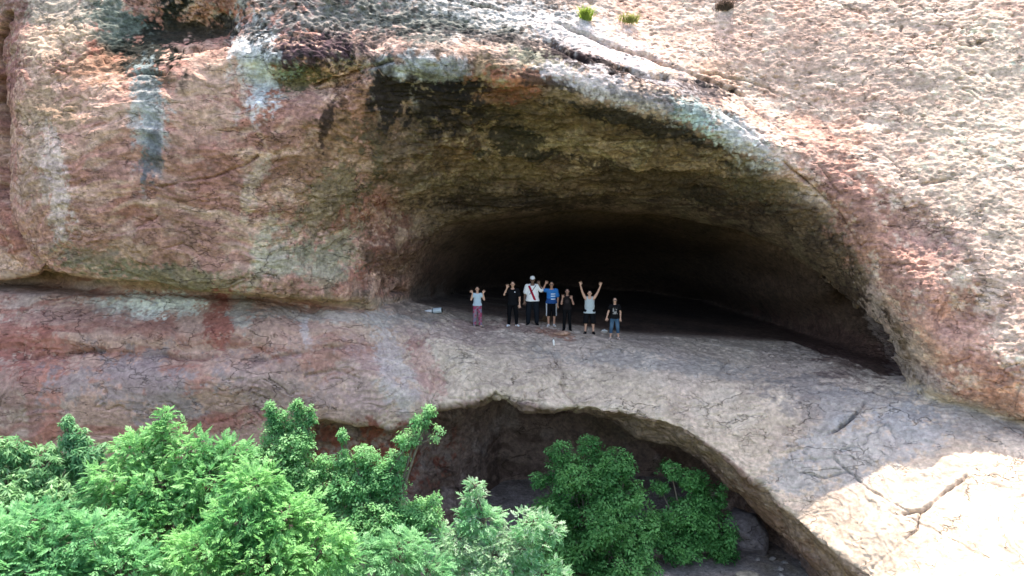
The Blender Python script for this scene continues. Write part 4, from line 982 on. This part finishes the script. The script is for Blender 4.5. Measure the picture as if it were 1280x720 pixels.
def leaflet(base, d, side, l, w, up):
    """4-point blade with a raised mid rib"""
    return [base, base+d*l*.45+side*w*.5+up*w*.25, base+d*l, base+d*l*.45-side*w*.5+up*w*.25]
def spray_pinnate(r, pairs=4, L=.20, l=.105, w=.038, droop=.35):
    out = []
    for i in range(pairs):
        t = (i+1)/(pairs+.6); c_ = v3(0, L*t, -droop*L*t*t)
        for s_ in (-1, 1):
            a_ = 0.95-.35*t+r.normal(0, .12); d = v3(s_*math.sin(a_), math.cos(a_), -.25-.2*t+r.normal(0, .12)); d /= np.linalg.norm(d)
            side = np.cross(d, v3(0, 0, 1)); side /= np.linalg.norm(side); out.append(leaflet(c_, d, side, l*(1.1-.35*abs(t-.5)), w, v3(0, 0, 1)))
    c_ = v3(0, L, -droop*L); d = v3(0, .9, -.4); out.append(leaflet(c_, d, v3(1, 0, 0), l, w, v3(0, 0, 1)))
    return np.array(out)
def spray_broad(r, n=9, R=.16, l=.12, w=.07):
    out = []
    for i in range(n):
        a_ = i*2.4+r.normal(0, .3); rr = R*math.sqrt((i+.5)/n); d = v3(math.cos(a_), math.sin(a_), -.25+r.normal(0, .2)); d /= np.linalg.norm(d)
        side = np.cross(d, v3(0, 0, 1)); side /= np.linalg.norm(side); out.append(leaflet(v3(math.cos(a_)*rr*.5, math.sin(a_)*rr*.5, r.normal(0, .03)), d, side, l*r.uniform(.7, 1.15), w*r.uniform(.8, 1.1), v3(0, 0, 1)))
    return np.array(out)
def spray_droop(r, n=8, l=.2, w=.05):
    out = []
    for i in range(n):
        a_ = i*2.4+r.normal(0, .3); d = v3(math.cos(a_), math.sin(a_), -.75+r.normal(0, .25)); d /= np.linalg.norm(d)
        side = np.cross(d, v3(0, 0, 1)); side /= np.linalg.norm(side); out.append(leaflet(v3(0, 0, r.normal(0, .04)), d, side, l*r.uniform(.7, 1.15), w, v3(0, 0, 1)))
    return np.array(out)
def make_set(f, cnt, **k_):
    r = np.random.default_rng(5); return [f(r, **k_) for _ in range(cnt)]
SETS = {
 'pinnate': make_set(spray_pinnate, 6), 'pinnate_small': make_set(spray_pinnate, 6, pairs=4, L=.19, l=.095, w=.034, droop=.6),
 'broad': make_set(spray_broad, 6), 'small': make_set(spray_broad, 6, n=11, R=.17, l=.085, w=.055), 'droop': make_set(spray_droop, 6),
}
def tube(pts, rad, seg=7):
    pts = np.array(pts); V_ = []; F_ = []
    for i, p in enumerate(pts):
        d = pts[min(i+1, len(pts)-1)]-pts[max(i-1, 0)]; d = d/np.linalg.norm(d)
        u = np.cross(d, (0.3, 1, 0.1)); u /= np.linalg.norm(u); v = np.cross(d, u)
        for k_ in range(seg): V_.append(p+rad[i]*(u*math.cos(2*math.pi*k_/seg)+v*math.sin(2*math.pi*k_/seg)))
    for i in range(len(pts)-1):
        for k_ in range(seg): F_.append((i*seg+k_, i*seg+(k_+1) % seg, (i+1)*seg+(k_+1) % seg, (i+1)*seg+k_))
    return V_, F_
def tree(name, label, group, kind, lobes, tint, young, seed, base=None, dens_=1.0, twig=None, cat='tree', lean_twigs=(), zbase=None, face=None):
    r = np.random.default_rng(seed)
    Lc = []
    for (px, py, Y_, rx, rz) in lobes: Lc.append((at(px, py, Y_), rx, rz))
    cx = np.mean([c[0][0] for c in Lc]) if base is None else base[0]; cy = np.mean([c[0][1] for c in Lc]) if base is None else base[1]
    z0 = gz(cx, cy)-.1 if zbase is None else zbase
    root = empty(name, (cx, cy, z0)); tag(root, label, cat, group); O = np.array([cx, cy, z0])
    # trunk and limbs
    TV = []; TF = []
    def add(pts, rad):
        v, f = tube(pts, rad); n = len(TV); TV.extend(v); TF.extend([tuple(a_+n for a_ in q_) for q_ in f])
    zc = np.average([c[0][2] for c in Lc], weights=[c[1] for c in Lc]); top = np.array([cx+r.normal(0, .2), cy+r.normal(0, .1), max(z0+1.0, zc-.6)])
    hgt = max(top[2]-z0, 1)
    tr_ = .045*hgt/3+.05
    tp = [O+(top-O)*t+np.array([.12*math.sin(3*t+seed), .1*math.cos(4*t+seed), 0])*t for t in np.linspace(0, 1, 7)]
    add(tp, np.linspace(tr_*1.25, tr_*.6, 7))
    for c, rx, rz in Lc:
        s_ = tp[int(r.integers(2, 6))]; mid = (s_+c)/2+np.array([0, 0, .1]); add([s_, mid*.6+s_*.4, mid*.55+c*.45, c, c+np.array([r.normal(0, .1), 0, rz*.7])], np.linspace(tr_*.55, .014, 5))
        for k_ in range(int(5+rx*6)):
            d = r.normal(size=3); d /= np.linalg.norm(d); d[2] = abs(d[2])*.6+.1; e_ = c+d*np.array([rx, rx, rz])*.85
            st_ = c+r.normal(size=3)*.15*rx; add([st_, (st_+e_)/2+[0, 0, .06], e_], [.016, .011, .005])
    for tw in lean_twigs: add([at(*q_) for q_ in tw], np.linspace(.028, .008, len(tw)))
    TV = np.array(TV)-O; mesh_np('trunk', TV, np.array(TF), 4, M_bark, True, root)
    # foliage
    tmpl = SETS[kind]; PV = []; PT = []
    for c, rx, rz in Lc:
        vol = rx*rx*rz; n = int(dens_*(2.0 if kind.startswith('pinnate') else 1.15)*(230*rx*rz*2.2+120*vol)+25)
        d = r.normal(size=(n*3, 3)); d /= np.linalg.norm(d, axis=1)[:, None]
        rad = r.uniform(.2, 1, n*3)**.5; 
        p = c+d*rad[:, None]*np.array([rx, rx*.9, rz])*(1+.42*fbm(d*2.6+seed+c, 3, seed))[:, None]
        keepm = fbm(p*(1.6/max(.5, min(rx, 1.1))), 3, seed+7) > -.24-(1-rad)*0.25+r.uniform(-.08, .08, n*3)
        p = p[keepm][:n]; d = d[keepm][:n]; rad = rad[keepm][:n]
        out = d*np.array([1, 1, .55])+np.array([0, 0, .38])+r.normal(0, .75, (len(p), 3)); out /= np.linalg.norm(out, axis=1)[:, None]
        # local frame: y along out, z up-ish
        up = np.tile(v3(0, 0, 1), (len(p), 1))+r.normal(0, .35, (len(p), 3))
        xa = np.cross(out, up); xa /= np.linalg.norm(xa, axis=1)[:, None]; za = np.cross(xa, out)
        if kind in ('broad', 'small', 'droop'): za, out = out*.55+za*.45+up*.3, None; za /= np.linalg.norm(za, axis=1)[:, None]; ya = np.cross(za, xa); ya /= np.linalg.norm(ya, axis=1)[:, None]; xa = np.cross(ya, za)
        else: ya = out
        sc = r.uniform(.7, 1.2, len(p))*(1.0 if rx > .45 else .8)
        clump = fbm(p*1.1, 3, seed+3)
        for ti in range(len(tmpl)):
            m = np.arange(len(p)) % len(tmpl) == ti
            if not m.any(): continue
            t_ = tmpl[ti]                                 # (L,4,3)
            w_ = (t_[None, ..., 0:1]*xa[m][:, None, None]+t_[None, ..., 1:2]*ya[m][:, None, None]+t_[None, ..., 2:3]*za[m][:, None, None])*sc[m][:, None, None, None]+p[m][:, None, None]
            PV.append(w_.reshape(-1, 3)); k_ = t_.shape[0]
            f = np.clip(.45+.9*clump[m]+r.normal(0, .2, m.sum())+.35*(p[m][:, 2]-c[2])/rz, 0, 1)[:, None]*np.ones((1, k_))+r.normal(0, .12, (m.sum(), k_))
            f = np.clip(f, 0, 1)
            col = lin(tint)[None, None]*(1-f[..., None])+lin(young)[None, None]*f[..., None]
            col = col*(1+r.normal(0, .13, (m.sum(), k_, 1)))
            PT.append(np.repeat(col.reshape(-1, 3), 4, 0))
    for tw in lean_twigs:
        if twig:
            for q_ in tw[-2:]:
                p = at(*q_)
                for k_ in range(7):
                    R_ = np.linalg.qr(r.normal(size=(3, 3)))[0]; w_ = tmpl[k_ % len(tmpl)].reshape(-1, 3)@R_*.8+p+r.normal(0, .06, 3); PV.append(w_); PT.append(np.tile(lin(young), (len(w_), 1)))
    PV = np.vstack(PV)-O; PT = np.clip(np.vstack(PT), .004, .6)
    F_ = np.arange(len(PV)).reshape(-1, 4)
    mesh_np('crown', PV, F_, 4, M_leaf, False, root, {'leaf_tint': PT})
    return len(F_)

nq = 0
G1 = 'sunlit trees growing in front of the cliff'
def pts(*a_): return list(a_)
nq += tree('ash_tree', 'tall feathery green tree whose yellow-green tip stands highest left of the small red overhang', G1, 'pinnate',
  [(205,522,18.6,.16,.22),(206,545,18.6,.45,.4),(175,565,18.6,.6,.5),(235,568,18.6,.65,.5),(150,610,18.2,.8,.6),(200,610,18.2,.9,.7),(262,605,18.2,.8,.6),(290,575,18.8,.55,.5),(200,670,17.8,1.2,.9)], (84,150,92), (146,206,130), 101)
nq += tree('ash_tree', 'feathery tree with drooping pale sprays at the far left edge below the red rock', G1, 'droop',
  [(15,562,19.5,.5,.35),(-30,575,19.5,.8,.5),(55,580,19.5,.7,.5),(10,620,19.2,1.1,.8),(70,630,19,.9,.7)], (86,144,94), (158,204,146), 102)
nq += tree('sapling', 'narrow sapling with a pale tufted top just left of the tallest feathery tree', G1, 'droop',
  [(84,528,19.8,.18,.2),(92,545,19.8,.36,.3),(110,570,19.7,.5,.4),(100,610,19.6,.6,.5)], (82,144,98), (146,198,142), 103)
nq += tree('ash_tree', 'low bushy feathery tree filling the bottom left corner', G1, 'pinnate',
  [(40,665,16.3,.9,.6),(-20,690,16.3,1.0,.8),(110,680,16.2,.9,.6),(60,720,15.8,1.2,.7),(150,720,15.9,.9,.6)], (80,146,94), (140,202,136), 104)
nq += tree('ash_tree', 'rounded feathery tree with bright green crown in the lower middle of the left thicket', G1, 'pinnate',
  [(318,610,17,.6,.5),(300,655,16.8,.8,.6),(355,650,16.9,.8,.6),(260,690,16.4,.9,.6),(330,705,16.4,1.0,.6),(400,690,16.8,.8,.6)], (82,150,88), (146,208,128), 105)
nq += tree('sapling', 'leafy twin-topped sapling with upright columns against the pale band of cliff', G1, 'small',
  [(338,516,21.2,.16,.3),(342,545,21.2,.34,.4),(372,512,21.2,.2,.3),(374,540,21.2,.36,.45),(388,520,21.2,.16,.35),(350,525,21.2,.3,.4),(368,560,21,.55,.5),(335,575,21,.6,.5),(375,595,20.9,.7,.5),(350,620,20.8,.9,.6)], (84,150,94), (152,210,140), 106, dens_=1.5)
nq += tree('shrub', 'small-leaved bushy tree with an arm of foliage leaning right across the lower cave mouth', G1, 'small',
  [(428,548,21,.1,.22),(427,575,21,.3,.3),(405,585,21,.3,.35),(455,570,21,.42,.35),(440,605,21,.8,.5),(480,600,21,.6,.5),(495,575,21,.38,.32),(510,548,21,.34,.3),(525,528,21,.26,.22),(537,514,21,.16,.16),(400,630,20.8,.7,.6),(470,650,20.7,1.1,.7),(525,650,20.7,.6,.5),(545,625,20.7,.2,.14)],
  (82,150,92), (150,210,140), 107, dens_=1.8, twig=True, lean_twigs=[[(470,620,20.9),(490,585,20.8),(520,540,20.8),(536,512,20.9)],[(505,560,21),(530,552,21),(545,546,21),(551,535,21)]], cat='tree')
nq += tree('shrub', 'pale low shrub below the small-leaved bush, at the bottom edge', G1, 'pinnate_small',
  [(440,700,18.4,.8,.5),(500,690,18.6,.7,.5),(535,712,18.8,.5,.3),(410,725,18.2,.8,.5)], (84,148,100), (146,204,144), 108, cat='shrub')
nq += tree('ash_tree', 'very bright pale green conical tree in full sun in front of the lower cave', G1, 'pinnate_small',
  [(594,608,20.8,.17,.2),(594,628,20.8,.35,.3),(600,652,20.8,.6,.42),(575,680,20.6,.75,.5),(620,690,20.6,.8,.5),(665,655,20.6,.5,.32),(655,685,20.6,.6,.45),(690,665,20.6,.3,.25),(600,725,20.3,1.2,.6),(680,720,20.4,.7,.4)], (104,172,118), (176,232,172), 109)
G2 = 'dark leafy trees in the shade of the lower cave mouth'
nq += tree('maple_tree', 'large dark green broad-leaved tree standing in the lower cave mouth', G2, 'broad',
  [(738,556,24.4,.42,.35),(700,565,24.4,.45,.35),(765,580,24.4,.75,.5),(722,595,24.3,1.0,.65),(690,640,24.2,.8,.6),(775,620,24.3,.9,.6),(740,650,24,1.3,.8),(790,670,24.1,.9,.6),(700,690,23.8,1.1,.7),(775,705,23.8,1.2,.6),(812,655,24.3,.45,.5),(675,600,24.3,.3,.25)], (64,126,66), (122,184,110), 110)
nq += tree('maple_tree', 'smaller dark green tree at the right end of the lower cave mouth', G2, 'broad',
  [(838,588,25,.4,.3),(865,600,25,.5,.35),(825,610,25,.3,.2),(885,622,25,.65,.45),(862,645,24.8,.9,.6),(895,665,24.7,.75,.6),(850,682,24.6,.9,.45),(905,690,24.6,.5,.35),(828,665,24.6,.5,.5)], (58,120,60), (108,172,98), 111)

# plants rooted on the cliff
def tuft(name, label, p, n, hgt, spread, tint, seed, cat='plant'):
    r = np.random.default_rng(seed); V_ = []; C_ = []
    for i in range(n):
        a_ = r.uniform(0, 6.28); b = np.array([math.cos(a_)*r.uniform(0, .4)*spread, 0-abs(math.sin(a_))*.1, r.normal(0, .03)]); l = hgt*r.uniform(.5, 1.1)
        d = np.array([r.normal(0, .45), -.35+r.normal(0, .25), 1.0]); d /= np.linalg.norm(d); s_ = np.array([.012, 0, 0])
        m = b+d*l*.55; t_ = b+d*l+np.array([d[0]*.3*l, -.1*l, -.25*l])
        V_ += [b-s_, b+s_, m+s_*.8, m-s_*.8, m-s_*.8, m+s_*.8, t_+s_*.1, t_-s_*.1]; c_ = lin(tint)*r.uniform(.7, 1.25); C_ += [c_]*8
    o = mesh_np(name, np.array(V_), np.arange(len(V_)).reshape(-1, 4), 4, M_leaf, False, None, {'leaf_tint': np.array(C_)}); o.location = p
    return tag(o, label, cat)
def face_pt(px, py):
    """the cliff surface met by that bearing (vertex nearest to it)"""
    f = V2[:, 1]*CP-(V2[:, 2]-CAMZ)*SP; x = 640+FPX*V2[:, 0]/f; y = 360-FPX*(V2[:, 1]*SP+(V2[:, 2]-CAMZ)*CP)/f
    m = (np.abs(x-px) < 4) & (np.abs(y-py) < 4); c_ = V2[m]; return c_[np.argmin(c_[:, 1])]
tuft('grass_tuft', 'bright yellow-green grass tuft growing on the cliff above the cave', face_pt(734, 20)+[0, .02, -.02], 150, .55, .5, (132,156,66), 1)
tuft('grass_tuft', 'dry olive tuft on the cliff just right of the bright grass tuft', face_pt(785, 24)+[0, .02, -.02], 120, .4, .9, (140,146,88), 2)
tuft('dry_shrub', 'grey-brown dead shrub hanging at the top edge of the cliff', face_pt(903, 6)+[0, .02, -.05], 170, .45, .8, (92,80,72), 3, 'shrub')
print('leaf quads', nq, round(time.time()-T0, 1))

# ------------------------------------------------------------------ camera, sky, sun
cd = bpy.data.cameras.new('camera'); cam = bpy.data.objects.new('camera', cd); COL.objects.link(cam); scene.camera = cam
cd.sensor_width = 36; cd.lens = 36*FPX/1280; cam.location = (0, 0, CAMZ); cam.rotation_euler = (math.pi/2-PITCH, 0, 0); cd.clip_end = 3000
SUN = Vector((0.10, 0.275, 1)).normalized()
w = bpy.data.worlds.new('World'); scene.world = w; w.use_nodes = True
nt = w.node_tree; s = nt.nodes.new('ShaderNodeTexSky'); s.sky_type = 'NISHITA'; s.sun_disc = False
s.sun_elevation = math.asin(SUN.z); s.sun_rotation = math.atan2(SUN.x, SUN.y); s.dust_density = 2.5
nt.links.new(s.outputs[0], nt.nodes['Background'].inputs[0]); nt.nodes['Background'].inputs[1].default_value = .15
sl = bpy.data.lights.new('sun', 'SUN'); sl.energy = 2.8; sl.angle = math.radians(.53); sl.color = (1, .975, .94)
so = bpy.data.objects.new('sun', sl); COL.objects.link(so); so.rotation_euler = SUN.to_track_quat('Z', 'Y').to_euler(); so.location = (0, 0, 60)
vs = scene.view_settings; vs.view_transform = 'Standard'; vs.look = 'None'; vs.gamma = 1; vs.exposure = 1.93
vs.use_white_balance = True; vs.white_balance_temperature = 7100; vs.white_balance_tint = 14
scene.cycles.max_bounces = 5; scene.cycles.diffuse_bounces = 3; scene.cycles.glossy_bounces = 1; scene.cycles.transmission_bounces = 2
scene.cycles.use_denoising = True; scene.cycles.caustics_reflective = False; scene.cycles.caustics_refractive = False
print('done', round(time.time()-T0, 1))
